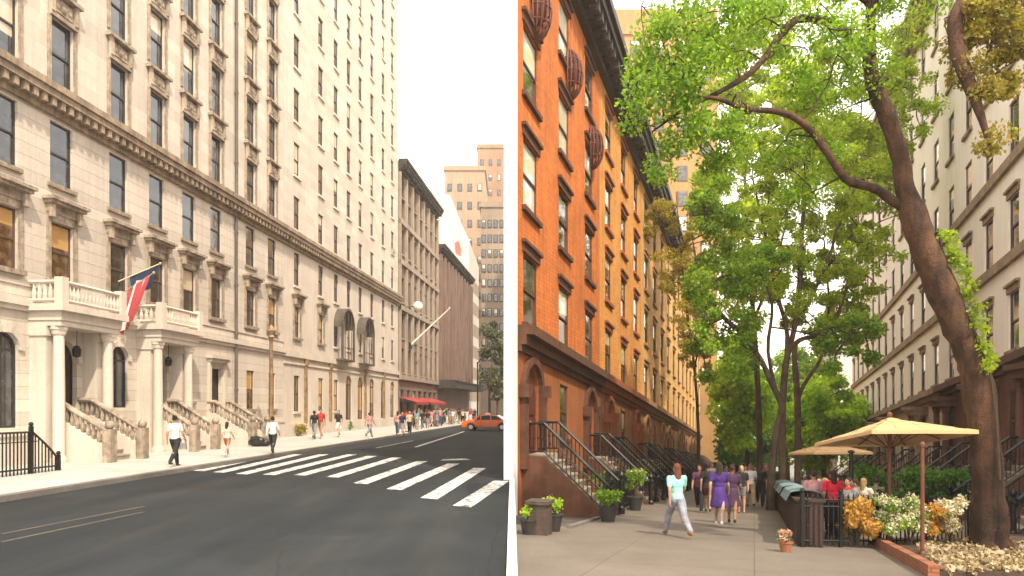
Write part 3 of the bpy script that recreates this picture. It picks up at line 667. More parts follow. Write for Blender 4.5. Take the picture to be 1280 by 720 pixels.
def row_house(label,u0,u1,bays,wallm,trim,lint,stoops,foot,glass=GLB,name='brownstone_house',H=21.2,base=None,seedk=0,frame=BFRAME):
    T=bplace(name,label,'house',u0); L_=u1-u0; holes=[]
    ys=[b-u0 for b in bays]; doors=[i for i in stoops]
    for i,y in enumerate(ys):
        if i in doors: holes.append((y-.85,y+.85,1.9,4.75,1))
        else: holes.append((y-.62,y+.62,2.55,4.55))
        for z in (5.98,9.6,13.15,16.75): holes.append((y-.8,y+.8,z,z+2.2))
    mb=MB(); wall(mb,1,0,L_,5.0,H-.2,[h for h in holes if h[2]>5],.16); mb.build('wall',wallm,T,shear=S)
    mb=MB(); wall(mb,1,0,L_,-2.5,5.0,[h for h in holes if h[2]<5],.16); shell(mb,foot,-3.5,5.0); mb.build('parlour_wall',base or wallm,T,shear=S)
    mb=MB(); shell(mb,foot,5.0,H-.1); mb.build('side_wall',wallm,T,shear=S)
    for i,y in enumerate(ys):
        if i not in doors:
            window(T,1,S,y,2.55,1.24,2.0,.16,frame,glass,'sill',lint)
        else:
            mb=MB(); mb.box(-.16,-.10,y-.85,y+.85,1.9,3.9); pts=[(-.155,y-.85*math.cos(PI*k/10),3.9+.85*math.sin(PI*k/10)) for k in range(11)]; mb.prism(pts,[(p[0]+.05,p[1],p[2]) for p in pts])
            for q in(-1,1): mb.box(-.10,-.05,y+q*.42-.3,y+q*.42+.3,2.1,3.0); mb.box(-.10,-.05,y+q*.42-.3,y+q*.42+.3,3.15,3.8)
            d=shift(mb.build('door',DOORB,T),y)
            mb=MB(); mb.ell((-.03,y+.06,2.9),.05,8,6); mb.build('handle',BRONZE,d)
            mb=MB(); n=12; r0=.88; r=1.12
            for k in range(n):
                a,b_=PI*k/n,PI*(k+1)/n
                q=[(y-r*math.cos(a),3.9+r*math.sin(a)),(y-r*math.cos(b_),3.9+r*math.sin(b_)),(y-r0*math.cos(b_),3.9+r0*math.sin(b_)),(y-r0*math.cos(a),3.9+r0*math.sin(a))]
                mb.prism([(.0,*p) for p in q],[(.16,*p) for p in q])
            for q in(-1,1): mb.box(0,.22,y+q*1.02-.12,y+q*1.02+.12,1.5,3.9); mb.box(0,.34,y+q*1.1-.16,y+q*1.1+.16,3.7,4.1)
            shift(mb.build('door_surround',lint,T),y)
        for z in (5.98,9.6,13.15,16.75): window(T,1,S,y,z,1.6,2.2,.16,frame,glass,'brown',lint)
    mb=MB(); fb(mb,1,0,L_,5.0,5.2,0,.12); fb(mb,1,0,L_,5.2,5.5,0,.28); fb(mb,1,0,L_,5.5,5.8,0,.5); mb.build('ledge',lint,T,shear=S)
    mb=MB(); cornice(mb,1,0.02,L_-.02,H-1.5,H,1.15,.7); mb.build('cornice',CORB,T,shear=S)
    for i in doors:
        stoop(T,ys[i],1.5,1.9,2.0,9,1,S,STEPS,RUST if wallm is ORG else YELT,'iron',landing=.7)
    # area railing along the pavement between the stoops
    mb=MB(); y=0.2
    while y<L_-.1:
        if not any(abs(y-ys[i])<1.2 for i in doors):
            mb.box(2.2-.013,2.2+.013,y-.013,y+.013,-.05-S*y,1.25-S*y); mb.lathe([(.022,0),(.03,.05),(.005,.16)],(2.2,y,1.25-S*y),5)
        y+=.15
    prev=0.1
    for i in doors+[None]:
        e=(ys[i]-1.2) if i is not None else L_-.1
        for z in (.15,1.1):
            if e>prev: mb.prism([(2.18,prev,z-S*prev),(2.22,prev,z-S*prev),(2.22,prev,z+.04-S*prev),(2.18,prev,z+.04-S*prev)],[(2.18,e,z-S*e),(2.22,e,z-S*e),(2.22,e,z+.04-S*e),(2.18,e,z+.04-S*e)])
        prev=(ys[i]+1.2) if i is not None else L_
    mb.build('area_railing',IRON,T)
    # windows in the rear wall toward the other street
    for q in range(3):
        y=L_*(q+.5)/3; ty=foot[2][0]*(q+.5)/3+foot[3][0]*(1-(q+.5)/3)
        for z in (5.98,9.6,13.15,16.75):
            w_=window(T,-1,0,y,z,1.1,2.0,-.03,frame,glass,'sill',lint); w_.location=(ty,y,z-S*y); w_.rotation_euler=(0,0,FB.th-FA.th)
    return T,ys
uc=FB.pix(647,VB)[0]
def back(u):      # local x of the street-side rear line of the block at street position u
    # point on the left street's edge line X=.0967*(Y-22)+.12, on the ray of constant u
    tn=FA.sin/FA.cos; a=u*FB.sin; b_=u*FB.cos
    v=(tn*(b_-22)+.12-a)/(FB.cos+tn*FB.sin); return v-VB
def footp(u0,u1):
    return [(0,0),(0,u1-u0),(back(u1),u1-u0),(min(-.36,back(u0)),0)]
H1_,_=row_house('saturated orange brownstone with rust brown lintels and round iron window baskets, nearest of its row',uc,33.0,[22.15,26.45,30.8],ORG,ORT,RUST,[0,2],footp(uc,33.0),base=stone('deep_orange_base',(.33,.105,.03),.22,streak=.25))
# white corner pier of the block
mb=MB(); mb.box(-.30,.0,-.42,-.002,-3,22); mb.build('corner_pier',WHITE,H1_)
# iron window baskets
def basket(T,y,z,w,h,out):
    mb=MB()
    for k in range(9):
        a=PI*k/8; pts=[]
        for j in range(9):
            b_=-PI/2+PI*j/8; pts.append((.06+out*math.cos(b_)*max(.12,math.sin(a)),y-math.cos(a)*w/2*(.25+.75*math.cos(b_)),z+h/2*math.sin(b_)))
        mb.tube(pts,.035,5)
    for q in(-.5,0,.5):
        c_=math.cos(math.asin(q)); mb.tube([(.06+out*c_*max(.12,math.sin(PI*k/10)),y-math.cos(PI*k/10)*w/2*(.25+.75*c_),z+h/2*q) for k in range(11)],.03,5)
    mb.ell((.1,y,z+h*.1),(out*.75,w*.34,h*.36),10,8)
    return shift(mb.build('window_basket',flatm('rust_red_iron',(.12,.028,.014),.6),T),y)
ys1=[22.15-uc,26.45-uc,30.8-uc]
for y,z in ((ys1[0]+.4,16.35),(ys1[1]+.6,16.6),(ys1[2]+.3,15.5)): basket(H1_,y,z,1.15,1.8,.5)
edges=[33.0+13.0*k for k in range(6)]
looks=[('amber stone row house directly beyond the orange one',YEL0,ORT),('golden stone row house, second beyond the orange one',YEL2,YELT),('golden stone row house, third beyond the orange one',YEL,YELT),('golden stone row house, fourth beyond the orange one',YEL2,YELT),('golden stone row house at the far end of the row',YEL,YELT)]
for k in range(5):
    a,b_=edges[k],edges[k+1]
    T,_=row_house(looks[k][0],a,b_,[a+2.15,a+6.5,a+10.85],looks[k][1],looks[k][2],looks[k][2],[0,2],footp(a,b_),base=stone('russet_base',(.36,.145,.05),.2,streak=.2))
    T['group']='golden row houses'
# ochre tower beyond the row
TOWM=stone('ochre_tower_stone',(.42,.23,.085),.2,scale=.12,streak=.15)
Y=112; X1=(897-640)/F*Y; X0=X1-22; T=thing('ochre_tower','plain ochre tower standing behind the far end of the golden row, half hidden by leaves','building',((X0+X1)/2,Y,-12))
mb=MB(); mb.box(-11,11,0,20,0,76); mb.box(-11.3,11.3,-.3,20.3,72,73); mb.build('wall',TOWM,T)
fm=MB(); fm.box(-.8,.8,-.1,.02,0,2.4); fm=fm.mesh('window',BFRAME); pm=MB(); pm.box(-.62,.62,-.13,-.101,.15,2.25); pm=pm.mesh('pane',GLB)
for r in range(14):
    for c in (1,2,3,4,5): o=link('window',fm,T,(-11+22*(c+.5)/6,0,18+3.9*r)); link('pane',pm,o)
Y=128; X1=(890-640)/F*Y
# ---- right side: tall pale row
CREAM=stone('pale_cream_stone',(.88,.83,.74),.05,streak=.07,scale=.35); CREAM2=stone('pale_rose_stone',(.88,.80,.72),.06,streak=.07,scale=.35); CTR=stone('tan_trim',(.36,.25,.16),.3,streak=.25,scale=2)
BRWB=stone('dark_brownstone_base',(.17,.075,.05),.25,streak=.25,scale=.8); BRWT=stone('dark_brownstone_trim',(.13,.055,.038),.25)
ROSEB=stone('pale_base_stone',(.70,.56,.46),.2)
def right_house(label,u0,u1,nb,H,wallm,trim,basem,baset,doors,floors=6,depth=14,corn=True,red=False,group='pale row houses'):
    T=thing('row_house',label,'house',FB.P(u0,VR,0),RB,group); L_=u1-u0; ys=[L_*(i+.5)/nb for i in range(nb)]; zf=[6.45+3.72*k for k in range(floors)]
    zf=[z for z in zf if z+2.6<H]
    holes=[(y-.58,y+.58,z,z+2.25) for y in ys for z in zf]
    mb=MB(); wall(mb,-1,0,L_,6.1,H-.2,holes,.16); mb.build('wall',wallm,T,shear=S)
    lo=[]
    for i,y in enumerate(ys): lo.append((y-.75,y+.75,1.9,4.9) if i in doors else (y-.6,y+.6,2.5,4.9))
    mb=MB(); wall(mb,-1,0,L_,-3,6.1,lo,.16); mb.build('parlour_wall',basem,T,shear=S)
    mb=MB(); shell(mb,[(0,0),(0,L_),(depth,L_),(depth,0)],-3.5,H-.1); mb.build('side_wall',wallm,T,shear=S)
    for y in ys:
        for z in zf: window(T,-1,S,y,z,1.16,2.25,.16,BFRAME,GLB,'brown' if z<11 else 'sill',trim)
    for i,y in enumerate(ys):
        if i in doors:
            mb=MB(); mb.box(.10,.15,y-.75,y+.75,1.9,4.9)
            for q in(-1,1): mb.box(.05,.10,y+q*.36-.26,y+q*.36+.26,2.1,4.1)
            d=shift(mb.build('door',DOORD,T),y)
            mb=MB(); mb.ell((.02,y+.06,2.9),.05,8,6); mb.build('handle',BRONZE,d)
            mb=MB()
            for q in(-1,1): mb.lathe(column_prof(3.1,.16),(-.45,y+q*.95,1.9),10); mb.box(-.62,.0,y+q*.95-.2,y+q*.95+.2,1.2,1.9)
            mb.box(-.75,0,y-1.3,y+1.3,5.0,5.3); mb.box(-.9,0,y-1.4,y+1.4,5.3,5.5); shift(mb.build('door_surround',baset,T),y)
            stoop(T,y,1.5,1.9,2.2,9,-1,S,STEPS,baset,'iron',landing=.8)
        else: window(T,-1,S,y,2.5,1.2,2.4,.16,BFRAME,GLB,'sill',baset)
    mb=MB(); fb(mb,-1,0,L_,5.6,5.85,0,.2); fb(mb,-1,0,L_,5.85,6.15,0,.5); mb.build('ledge',baset,T,shear=S)
    mb=MB()
    for z in (9.85,13.6): fb(mb,-1,0,L_,z,z+.2,0,.16); fb(mb,-1,0,L_,z+.2,z+.4,0,.16)
    mb.build('band',trim,T,shear=S)
    if corn: mb=MB(); cornice(mb,-1,0.02,L_-.02,H-1.3,H,1.0,.7); mb.build('cornice',trim,T,shear=S)
    return T
right_house('pale cream stone row house behind the big leaning trunk, dark brownstone ground floor',18,31,4,28.5,CREAM,CTR,BRWB,BRWT,[1,3])
right_house('pale rose stone row house with a dark brown doorway beside the large umbrella',31,43.5,4,28.5,CREAM2,CTR,BRWB,BRWT,[1,3])
right_house('cream stone row house, third along the right side, with a pale ground floor',43.5,56.5,4,28.8,CREAM,CTR,ROSEB,CTR,[1])
right_house('rosy cream row house, fourth along the right side',56.5,69,4,28.2,CREAM2,CTR,ROSEB,CTR,[0,2])
right_house('cream row house, farthest of the pale row on the right side',69,81,4,28.5,CREAM,CTR,ROSEB,CTR,[1])
T=right_house('lower whitish building seen through the gap beyond the pale row',95,125,7,22,stone('white_far_stone',(.74,.70,.66),.08),CTR,ROSEB,CTR,[3],group=None)
# ================================================================ trees and plants
rng=np.random.default_rng(11)
def leafmesh(name,clumps,mat,size,flat=.75,seed=0):
    """clumps: (centre, radius, count). Every leaf is a small folded blade turned its own way."""
    r=np.random.default_rng(seed); P=[];
    for c,rad,n in clumps:
        d=r.normal(size=(n,3)); d/=np.linalg.norm(d,axis=1)[:,None]; q=r.random(n)**.45
        s=np.array([rad,rad,rad*flat])*(.75+.5*r.random(3)); P.append(np.array(c)[None,:]+d*q[:,None]*s)
    P=np.concatenate(P); n=len(P)
    a=r.normal(size=(n,3)); a[:,2]-=.5; a/=np.linalg.norm(a,axis=1)[:,None]
    b=np.cross(a,r.normal(size=(n,3))); b/=np.linalg.norm(b,axis=1)[:,None]; c=np.cross(a,b)
    L=size*(.45+1.1*r.random(n))[:,None]
    V=np.empty((n,4,3)); V[:,0]=P; V[:,1]=P+a*L*.5+b*L*.34+c*L*.10; V[:,2]=P+a*L; V[:,3]=P+a*L*.5-b*L*.34+c*L*.10
    me=bpy.data.meshes.new(name); me.vertices.add(n*4); me.vertices.foreach_set('co',V.ravel())
    me.loops.add(n*4); me.loops.foreach_set('vertex_index',np.arange(n*4,dtype=np.int32)); me.polygons.add(n)
    me.polygons.foreach_set('loop_start',np.arange(0,n*4,4,dtype=np.int32)); me.polygons.foreach_set('loop_total',np.full(n,4,dtype=np.int32))
    me.materials.append(mat); me.update(); me.validate(); return me
BARK=stone('bark',(.13,.085,.055),.45,streak=.5,scale=3,fine=18,bump=1.0); BARK2=stone('pale_bark',(.20,.135,.085),.4,streak=.4,scale=3,fine=18,bump=.9); BARKN=stone('brown_bark',(.15,.068,.032),.6,streak=.75,scale=1.6,fine=22,bump=1.0)
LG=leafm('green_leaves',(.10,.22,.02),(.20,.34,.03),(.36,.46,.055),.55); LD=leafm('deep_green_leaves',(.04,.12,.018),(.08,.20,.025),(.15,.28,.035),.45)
LY=leafm('yellow_green_leaves',(.22,.42,.03),(.38,.56,.05),(.56,.68,.09),.6); LGR=leafm('dull_leaves',(.05,.065,.03),(.09,.10,.05),(.16,.15,.08),.3); LM=leafm('light_green_leaves',(.20,.30,.028),(.34,.46,.04),(.52,.60,.08),.6); LO=leafm('olive_gold_leaves',(.20,.22,.03),(.38,.32,.04),(.45,.28,.05),.5); LR=leafm('rust_leaves',(.13,.16,.02),(.30,.19,.04),(.26,.28,.05),.5)
def smooth_path(pts,rad,k=4):
    P=[Vector(p) for p in pts]; out=[];ro=[]
    for i in range(len(P)-1):
        p0=P[max(i-1,0)];p1=P[i];p2=P[i+1];p3=P[min(i+2,len(P)-1)]
        for j in range(k):
            t=j/k; out.append(.5*((2*p1)+(p2-p0)*t+(2*p0-5*p1+4*p2-p3)*t*t+(3*p1-p0-3*p2+p3)*t**3)); ro.append(rad[i]+(rad[i+1]-rad[i])*t)
    out.append(P[-1]); ro.append(rad[-1]); return out,ro
def tree(name,label,base,paths,clumps,leaf,size,bark,seed=1,group=None,flat=.75,twig=.02,knots=True,cat='tree'):
    r=random.Random(seed); B=Vector(base); T=thing(name,label,cat,B,0,group); mb=MB(); nodes=[]
    for pts,rad in paths:
        p,q=smooth_path([Vector(a)-B for a in pts],rad)
        q=[x*(1+.09*r.uniform(-1,1)) if x>.06 else x for x in q]
        mb.tube(p,q,12 if max(rad)>.15 else 7); nodes+= [(p[i],q[i]) for i in range(len(p)//3,len(p))]
    cl=[]
    for c,rad,n in clumps:
        c=Vector(c)-B; cl.append((c,rad,n))
        nd=min(nodes,key=lambda a:(a[0]-c).length)
        if (nd[0]-c).length>.3:
            mid=(nd[0]+c)/2+Vector((r.uniform(-.3,.3),r.uniform(-.3,.3),r.uniform(-.1,.3)))
            p,q=smooth_path([nd[0],mid,c],[min(nd[1]*.6,twig*1.7),twig,twig*.3],3); mb.tube(p,q,5)
            nodes.append((mid,twig)) 
    mb.build('trunk',bark,T,smooth=True)
    link('crown',leafmesh('crown',cl,leaf,size,flat,seed),T); return T
def ells(specs,n,per,rad,seed,Yd):
    """clump centres spread through ellipsoids given as (x,y,Y, rx,ry px, depth m)"""
    r=random.Random(seed); out=[]
    tot=sum(s[3]*s[4] for s in specs)
    for s in specs:
        m=max(2,int(n*s[3]*s[4]/tot))
        for _ in range(m):
            while True:
                a,b,c=r.uniform(-1,1),r.uniform(-1,1),r.uniform(-1,1)
                if a*a+b*b+c*c<1: break
            out.append((W(s[0],s[1],s[2])+Vector((a*s[3]/F*s[2],c*s[5],b*s[4]/F*s[2])),rad*r.uniform(.6,1.25),int(per*r.uniform(.5,1.3))))
    return out
def gz(P,dz=0): # drop a point's base on the right street's ground
    u=P.x*FB.sin+P.y*FB.cos; return FB.z0-FB.s*u+dz
# the big leaning tree
Yt=15.0
tp=[(1238,700,.50),(1238,684,.40),(1237,655,.335),(1235,610,.30),(1232,560,.29),(1222,480,.285),(1211,440,.28),(1193,400,.28),(1168,340,.275),(1152,300,.255),(1140,262,.23),(1131,235,.19),(1126,200,.17),(1111,150,.165),(1098,120,.165),(1088,88,.14),(1087,50,.11),(1089,5,.10),(1096,-60,.08),(1080,-140,.05)]
P1=[W(x,y,Yt-(698-y)*.0012) for x,y,_ in tp]; base=P1[0]; base.z=gz(base,-.05)
l1=[(1143,268),(1115,250),(1095,236),(1065,228),(1050,215),(1035,192),(1015,165),(995,148),(970,139),(930,136),(900,124),(872,121)]; r1=[.11,.10,.09,.085,.08,.075,.07,.065,.06,.05,.04,.03]
l2=[(1086,72),(1064,48),(1042,29),(1015,23),(992,27),(971,50),(957,70),(938,91),(912,108),(885,122),(850,140),(815,165)]; r2=[.10,.085,.08,.078,.075,.07,.065,.06,.05,.04,.03,.015]
L1=[W(x,y,14.6-i*.13) for i,(x,y) in enumerate(l1)]; L2=[W(x,y,14.3-i*.08) for i,(x,y) in enumerate(l2)]
l3=[W(1089,5,14.2),W(1150,-60,14),W(1230,-110,13.5)]; l4=[W(1089,5,14.2),W(1000,-50,13.8),W(900,-70,13.4),W(820,-20,13)]
cl=ells([(825,70,13.0,40,60,.9),(870,60,13.0,30,60,.9),(850,140,13.2,38,30,.7),(800,130,13,18,40,.5),(905,40,13.6,65,38,1.3),(1000,20,14,80,38,1.4),(1050,90,14.3,55,60,1.2),(1140,-20,14,50,40,1),(900,170,13.8,40,40,.8),(985,215,15,65,40,1.2),(835,195,13.2,16,36,.4)],190,170,.40,3,16.2)
tree('leaning_tree','big leaning tree with thick brown trunk and long curving limbs rising over the cafe',base,[(P1,[a[2] for a in tp]),(L1,r1),(L2,r2),(l3,[.08,.05,.02]),(l4,[.07,.05,.03,.012])],cl,LG,.072,BARKN,5,twig=.014)
# ivy climbing its sunlit side
iv=[]
ri=random.Random(4)
for _ in range(46):
    k=ri.random(); y=285+k*175; x=1178+ (1238-1178)*k**.75*1.0+ri.uniform(-6,7); iv.append((W(x,y,14.45+ri.uniform(-.15,.1)),.13,26))
b0=W(1232,560,14.5); T=thing('ivy','yellow green ivy clinging to the right side of the leaning trunk','plant',b0)
mb=MB(); p,q=smooth_path([W(x,y,14.43)-b0 for x,y in ((1250,600),(1247,540),(1240,480),(1222,425),(1198,370),(1180,320),(1172,290))],[.02]*7); mb.tube(p,q,5); mb.build('stem',BARK,T)
link('leaves',leafmesh('leaves',[(c-b0,r_,n) for c,r_,n in iv],LM,.085,1,9),T)
def simple(name,label,x,Y,paths_px,specs,n,per,rad,leaf,size,bark,seed,group='street trees along the path',r0=None):
    """paths_px: lists of (x,y,radius) at depth Y"""
    pp=[]
    for k,pth in enumerate(paths_px):
        pts=[W(a,b,Y+ (0 if k==0 else .25*k*(i/len(pth)))) for i,(a,b,_) in enumerate(pth)]
        pp.append((pts,[c for _,_,c in pth]))
    b=Vector(pp[0][0][0]); b.z=gz(b,-.05); pp[0][0].insert(0,b); pp[0][1].insert(0,pp[0][1][0]*1.35)
    return tree(name,label,b,pp,ells(specs,n,per,rad,seed,Y),leaf,size,bark,seed,group,twig=.035)
simple('street_tree','slender tree with twin upright stems in the middle of the green group',978,32,
 [[(978,600,.17),(978,518,.15),(982,456,.14),(993,410,.12),(1000,350,.11),(1003,280,.09),(1010,200,.06),(1015,110,.03)],
  [(979,500,.12),(984,420,.10),(972,370,.09),(958,300,.07),(940,220,.04)],[(993,410,.09),(1015,370,.08),(1040,310,.06),(1052,250,.03)]],
 [(1000,250,32,100,130,3.2),(960,360,32,60,60,2.2),(1020,130,32,80,70,2.5)],210,220,.46,LM,.13,BARK2,21)
simple('street_tree','tree forking to the right with an arching bough, behind the small umbrella',997,37,
 [[(997,602,.18),(997,502,.16),(993,441,.13),(1000,425,.12),(1025,418,.11),(1045,398,.09),(1062,340,.07),(1066,260,.05),(1075,160,.02)],
  [(998,500,.10),(1004,482,.10),(1025,450,.09),(1031,420,.08),(1036,380,.06),(1030,300,.04)]],
 [(1060,290,37,66,100,2.6),(1085,190,37,50,90,2.5),(1050,385,37,58,55,2.0),(1120,120,37,42,110,2)],210,240,.50,LM,.15,BARK2,22)
simple('street_tree','tree with a long bough sweeping left toward the ochre tower',966,28,
 [[(964,600,.15),(970,540,.13),(977,508,.13),(965,480,.115),(952,452,.11),(930,420,.10),(905,397,.085),(885,370,.07),(872,335,.05),(866,300,.02)],
  [(976,510,.08),(960,440,.07),(965,380,.06),(945,330,.03)]],
 [(905,430,28,36,50,1.6),(885,370,28,24,50,1.4),(930,330,28,55,40,1.6),(900,260,28,36,50,1.6),(1060,430,28,50,35,1.6)],75,330,.50,LG,.13,BARK,23)
simple('street_tree','tall deep green tree whose crown fills the upper middle',950,46,
 [[(950,596,.2),(948,500,.18),(942,400,.15),(935,300,.12),(930,200,.08),(925,80,.03)],[(942,400,.1),(970,330,.08),(990,240,.04)]],
 [(920,170,46,70,150,4),(960,80,46,70,90,4),(930,330,46,50,80,3)],170,240,.7,LM,.19,BARK,24)
simple('street_tree','tree at the edge of the golden houses with thin crown over their cornices',868,47,
 [[(872,600,.12),(873,540,.11),(868,460,.09),(858,380,.07),(850,300,.04),(845,240,.02)],[(868,460,.06),(880,400,.05),(885,340,.02)]],
 [(850,330,47,36,75,1.8),(872,430,47,26,40,1.6),(825,270,47,20,35,1.2)],80,170,.5,LO,.14,BARK,25)
simple('street_tree','bright yellow green tree low behind the small umbrella',1035,62,
 [[(1030,596,.2),(1032,560,.18),(1035,500,.1)],[(1032,560,.1),(1050,520,.05)]],[(1035,520,62,45,52,3),(1010,545,62,28,38,2)],46,420,1.3,LY,.36,BARK,26)
simple('street_tree','sunlit young tree left of the twin stems',930,64,
 [[(935,592,.16),(932,540,.14),(928,480,.08)],[(933,540,.08),(945,500,.04)]],[(928,500,64,34,62,3),(915,450,64,18,40,2)],44,400,1.3,LY,.36,BARK,27)
simple('street_tree','dark bushy tree low at the end of the path',915,84,
 [[(918,592,.2),(917,560,.15)]],[(912,560,84,22,34,3),(945,560,84,28,26,3)],30,420,1.5,LD,.42,BARK,28)
simple('street_tree','far green tree closing the path between the stems',985,96,
 [[(985,590,.25),(985,540,.2)]],[(985,520,96,50,55,4),(1000,470,96,40,40,3)],44,420,1.9,LG,.5,BARK,29)
simple('street_tree','far pale green tree at the right end of the path',1050,104,
 [[(1050,590,.25),(1050,550,.2)]],[(1055,555,104,45,38,4),(1090,560,104,40,30,3)],36,420,1.9,LG,.5,BARK,30)
# autumn-toned tree leaning in from the right, its trunk outside the picture
bt=W(1470,640,12.5); bt.z=gz(bt,-.05)
pth=[bt,W(1450,500,12.5),W(1420,250,12.4),W(1360,60,12.3),W(1290,-40,12.2)]
lb=[W(1360,60,12.3),W(1300,-30,12.2),W(1230,-30,12.1),W(1196,20,12),W(1200,70,12),W(1213,108,12),W(1228,150,12),W(1240,196,12)]
cl=ells([(1225,30,12,32,30,.6),(1265,50,12,26,34,.6),(1205,75,12,14,26,.3),(1225,120,12,12,26,.3),(1238,175,12,9,24,.25),(1270,95,12.1,20,22,.5),(1262,12,12.3,40,22,.7),(1240,-40,12.2,60,30,.8)],80,200,.26,8,12)
tree('rust_leaved_tree','tree reaching in at top right with rust and olive leaves on a drooping bough',bt,[(pth,[.3,.26,.22,.18,.08]),(lb,[.13,.12,.11,.12,.13,.10,.06,.02])],cl,LR,.065,BARKN,6,twig=.012)
# left street: dark trees at its end
def atree(label,x,Y,specs,n,per,rad,leaf,size,seed):
    b=W(x,508,Y); b.z=.1
    return tree('street_tree',label,b,[([b,W(x,508-40*60/Y,Y),W(x+3,508-90*60/Y,Y)],[.2,.15,.06])],ells(specs,n,per,rad,seed,Y),leaf,size,BARK,seed,'trees at the end of the left street')
atree('dull grey green tree beside the grey block at the end of the left street',622,118,[(622,455,118,18,45,2.5)],26,220,1.2,LGR,.42,41)
atree('thin olive grey tree in front of the grey block, nearer the camera than its neighbour',612,96,[(614,425,96,12,34,2),(620,480,96,14,22,2)],22,150,.7,LGR,.34,42)
# ================================================================ people
SKIN=[(.50,.29,.20),(.36,.19,.12),(.14,.075,.045),(.58,.36,.27)]
def remesh(mb,name,vox):
    me=mb.mesh(name); o=bpy.data.objects.new('tmp',me); COL.objects.link(o)
    md=o.modifiers.new('r','REMESH'); md.mode='VOXEL'; md.voxel_size=vox; sm_=o.modifiers.new('s','SMOOTH'); sm_.iterations=3
    dg=bpy.context.evaluated_depsgraph_get(); out=bpy.data.meshes.new_from_object(o.evaluated_get(dg)); out.name=name
    bpy.data.objects.remove(o); out.polygons.foreach_set('use_smooth',[True]*len(out.polygons)); return out
def cap(mb,a,b,ra,rb,n=10):
    a=Vector(a);b=Vector(b); mb.tube([a,a.lerp(b,.33),a.lerp(b,.66),b],[ra,ra*.72+rb*.28+.004,ra*.35+rb*.65,rb],n); mb.ell(a,ra,n,8); mb.ell(b,rb,n,8)
PM={}
def person_meshes(kind,pose,hair):
    k=(kind,pose,hair)
    if k in PM: return PM[k]
    seat = pose=='sit'; dz=-.44 if seat else 0
    st={'walk':(.42,-.36),'stride':(.6,-.5),'stand':(.05,-.03),'sit':(1.45,1.38)}[pose]
    J={}
    for q,a in zip((-1,1),st):
        hip=Vector((q*.09,0,.93+dz)); kn=hip+.44*Vector((0,math.sin(a),-math.cos(a)))
        bend=(a-.18 if a>0 else a-.45) if not seat else 0.05
        if pose=='stand': bend=a
        an=kn+.43*Vector((0,math.sin(bend),-math.cos(bend))); J[q]=[hip,kn,an]
    low=min(J[-1][2].z,J[1][2].z)-.075
    for q in J: 
        for p in J[q]: p.z-=low
    dz-=low
    arm={}
    for q,a in zip((-1,1),st):
        s_=-a*.8 if not seat else .5; sh=Vector((q*.175,0,1.41+dz)); el=sh+.28*Vector((q*.16,math.sin(s_),-math.cos(s_)))
        f=s_+(.35 if not seat else .9); wr=el+.25*Vector((q*.04,math.sin(f),-math.cos(f))); arm[q]=[sh,el,wr,f]
    def torso(mb,g=0,top=True,low_=True):
        if top:
            mb.ell((0,0,1.32+dz),(.165+g,.105+g,.17+g),14,10); mb.ell((0,.01,1.14+dz),(.135+g,.095+g,.17+g),14,10)
            for q in(-1,1): mb.ell((q*.14,0,1.40+dz),(.065+g,.06+g,.055+g))
        if low_: mb.ell((0,0,.98+dz),(.155+g,.11+g,.13+g),14,10)
    out={}
    mb=MB(); torso(mb)
    mb.tube([(0,-.01,1.42+dz),(0,.005,1.52+dz)],[.062,.052],10); mb.ell((0,.0,1.615+dz),(.075,.092,.115),14,12); mb.ell((0,.03,1.56+dz),(.055,.06,.06)); mb.ell((0,.098,1.60+dz),(.014,.02,.026))
    for q in(-1,1):
        mb.ell((q*.076,-.005,1.605+dz),(.012,.022,.032)); sh,el,wr,f=arm[q]; cap(mb,sh,el,.052,.04); cap(mb,el,wr,.04,.027)
        hip,kn,an=J[q]; cap(mb,hip,kn,.088,.055); cap(mb,kn,an,.054,.036); mb.ell(kn.lerp(an,.3)+Vector((0,-.018,0)),(.05,.05,.1)); mb.ell(an+Vector((0,.05,-.045)),(.042,.11,.035))
        d=Vector((0,math.sin(f),-math.cos(f))); mb.ell(wr+d*.05,(.022,.034,.05))
    body=remesh(mb,'body',.014)
    # fingers rooted in the palms, joined into the same mesh
    hb=MB()
    for q in(-1,1):
        sh,el,wr,f=arm[q]; d=Vector((0,math.sin(f),-math.cos(f))); fw=Vector((0,math.cos(f),math.sin(f)))
        for i,l in enumerate((.07,.08,.075,.058)):
            b=wr+d*.075+fw*(.024-.016*i); hb.tube([b,b+d*l*.5-Vector((q*.008,0,0)),b+d*l*.9-Vector((q*.03,0,0))],[.009,.0085,.006],6)
        b=wr+d*.03+fw*.03; hb.tube([b,b+fw*.025+d*.025,b+fw*.03+d*.055-Vector((q*.012,0,0))],[.011,.0095,.007],6)
    bm=bmesh.new(); bm.from_mesh(body); bm.from_mesh(hb.mesh('h')); bm.to_mesh(body); bm.free(); body.polygons.foreach_set('use_smooth',[True]*len(body.polygons))
    out['body']=body
    mb=MB()
    for q in(-1,1): mb.ell((q*.03,.083,1.625+dz),(.011,.008,.008),8,6)
    out['eyes']=mb.mesh('eyes')
    mb=MB(); mb.ell((0,.083,1.563+dz),(.022,.01,.006),8,6); out['lips']=mb.mesh('lips')
    g=.016
    mb=MB(); torso(mb,g,True,True)
    for q in(-1,1):
        sh,el,wr,f=arm[q]; cap(mb,sh,sh.lerp(el,.62 if kind!='long' else 1),.052+g,.046+g)
        if kind=='long': cap(mb,el,wr.lerp(el,.06),.042+g,.03+g)
    if kind=='dress':
        mb.tube([(0,0,1.05+dz),(0,0,.9+dz),(0,0,.55+dz)],[.15,.19,.25],16,flat=.8); out['dress']=remesh(mb,'dress',.016)
    else: out['shirt']=remesh(mb,'shirt',.016)
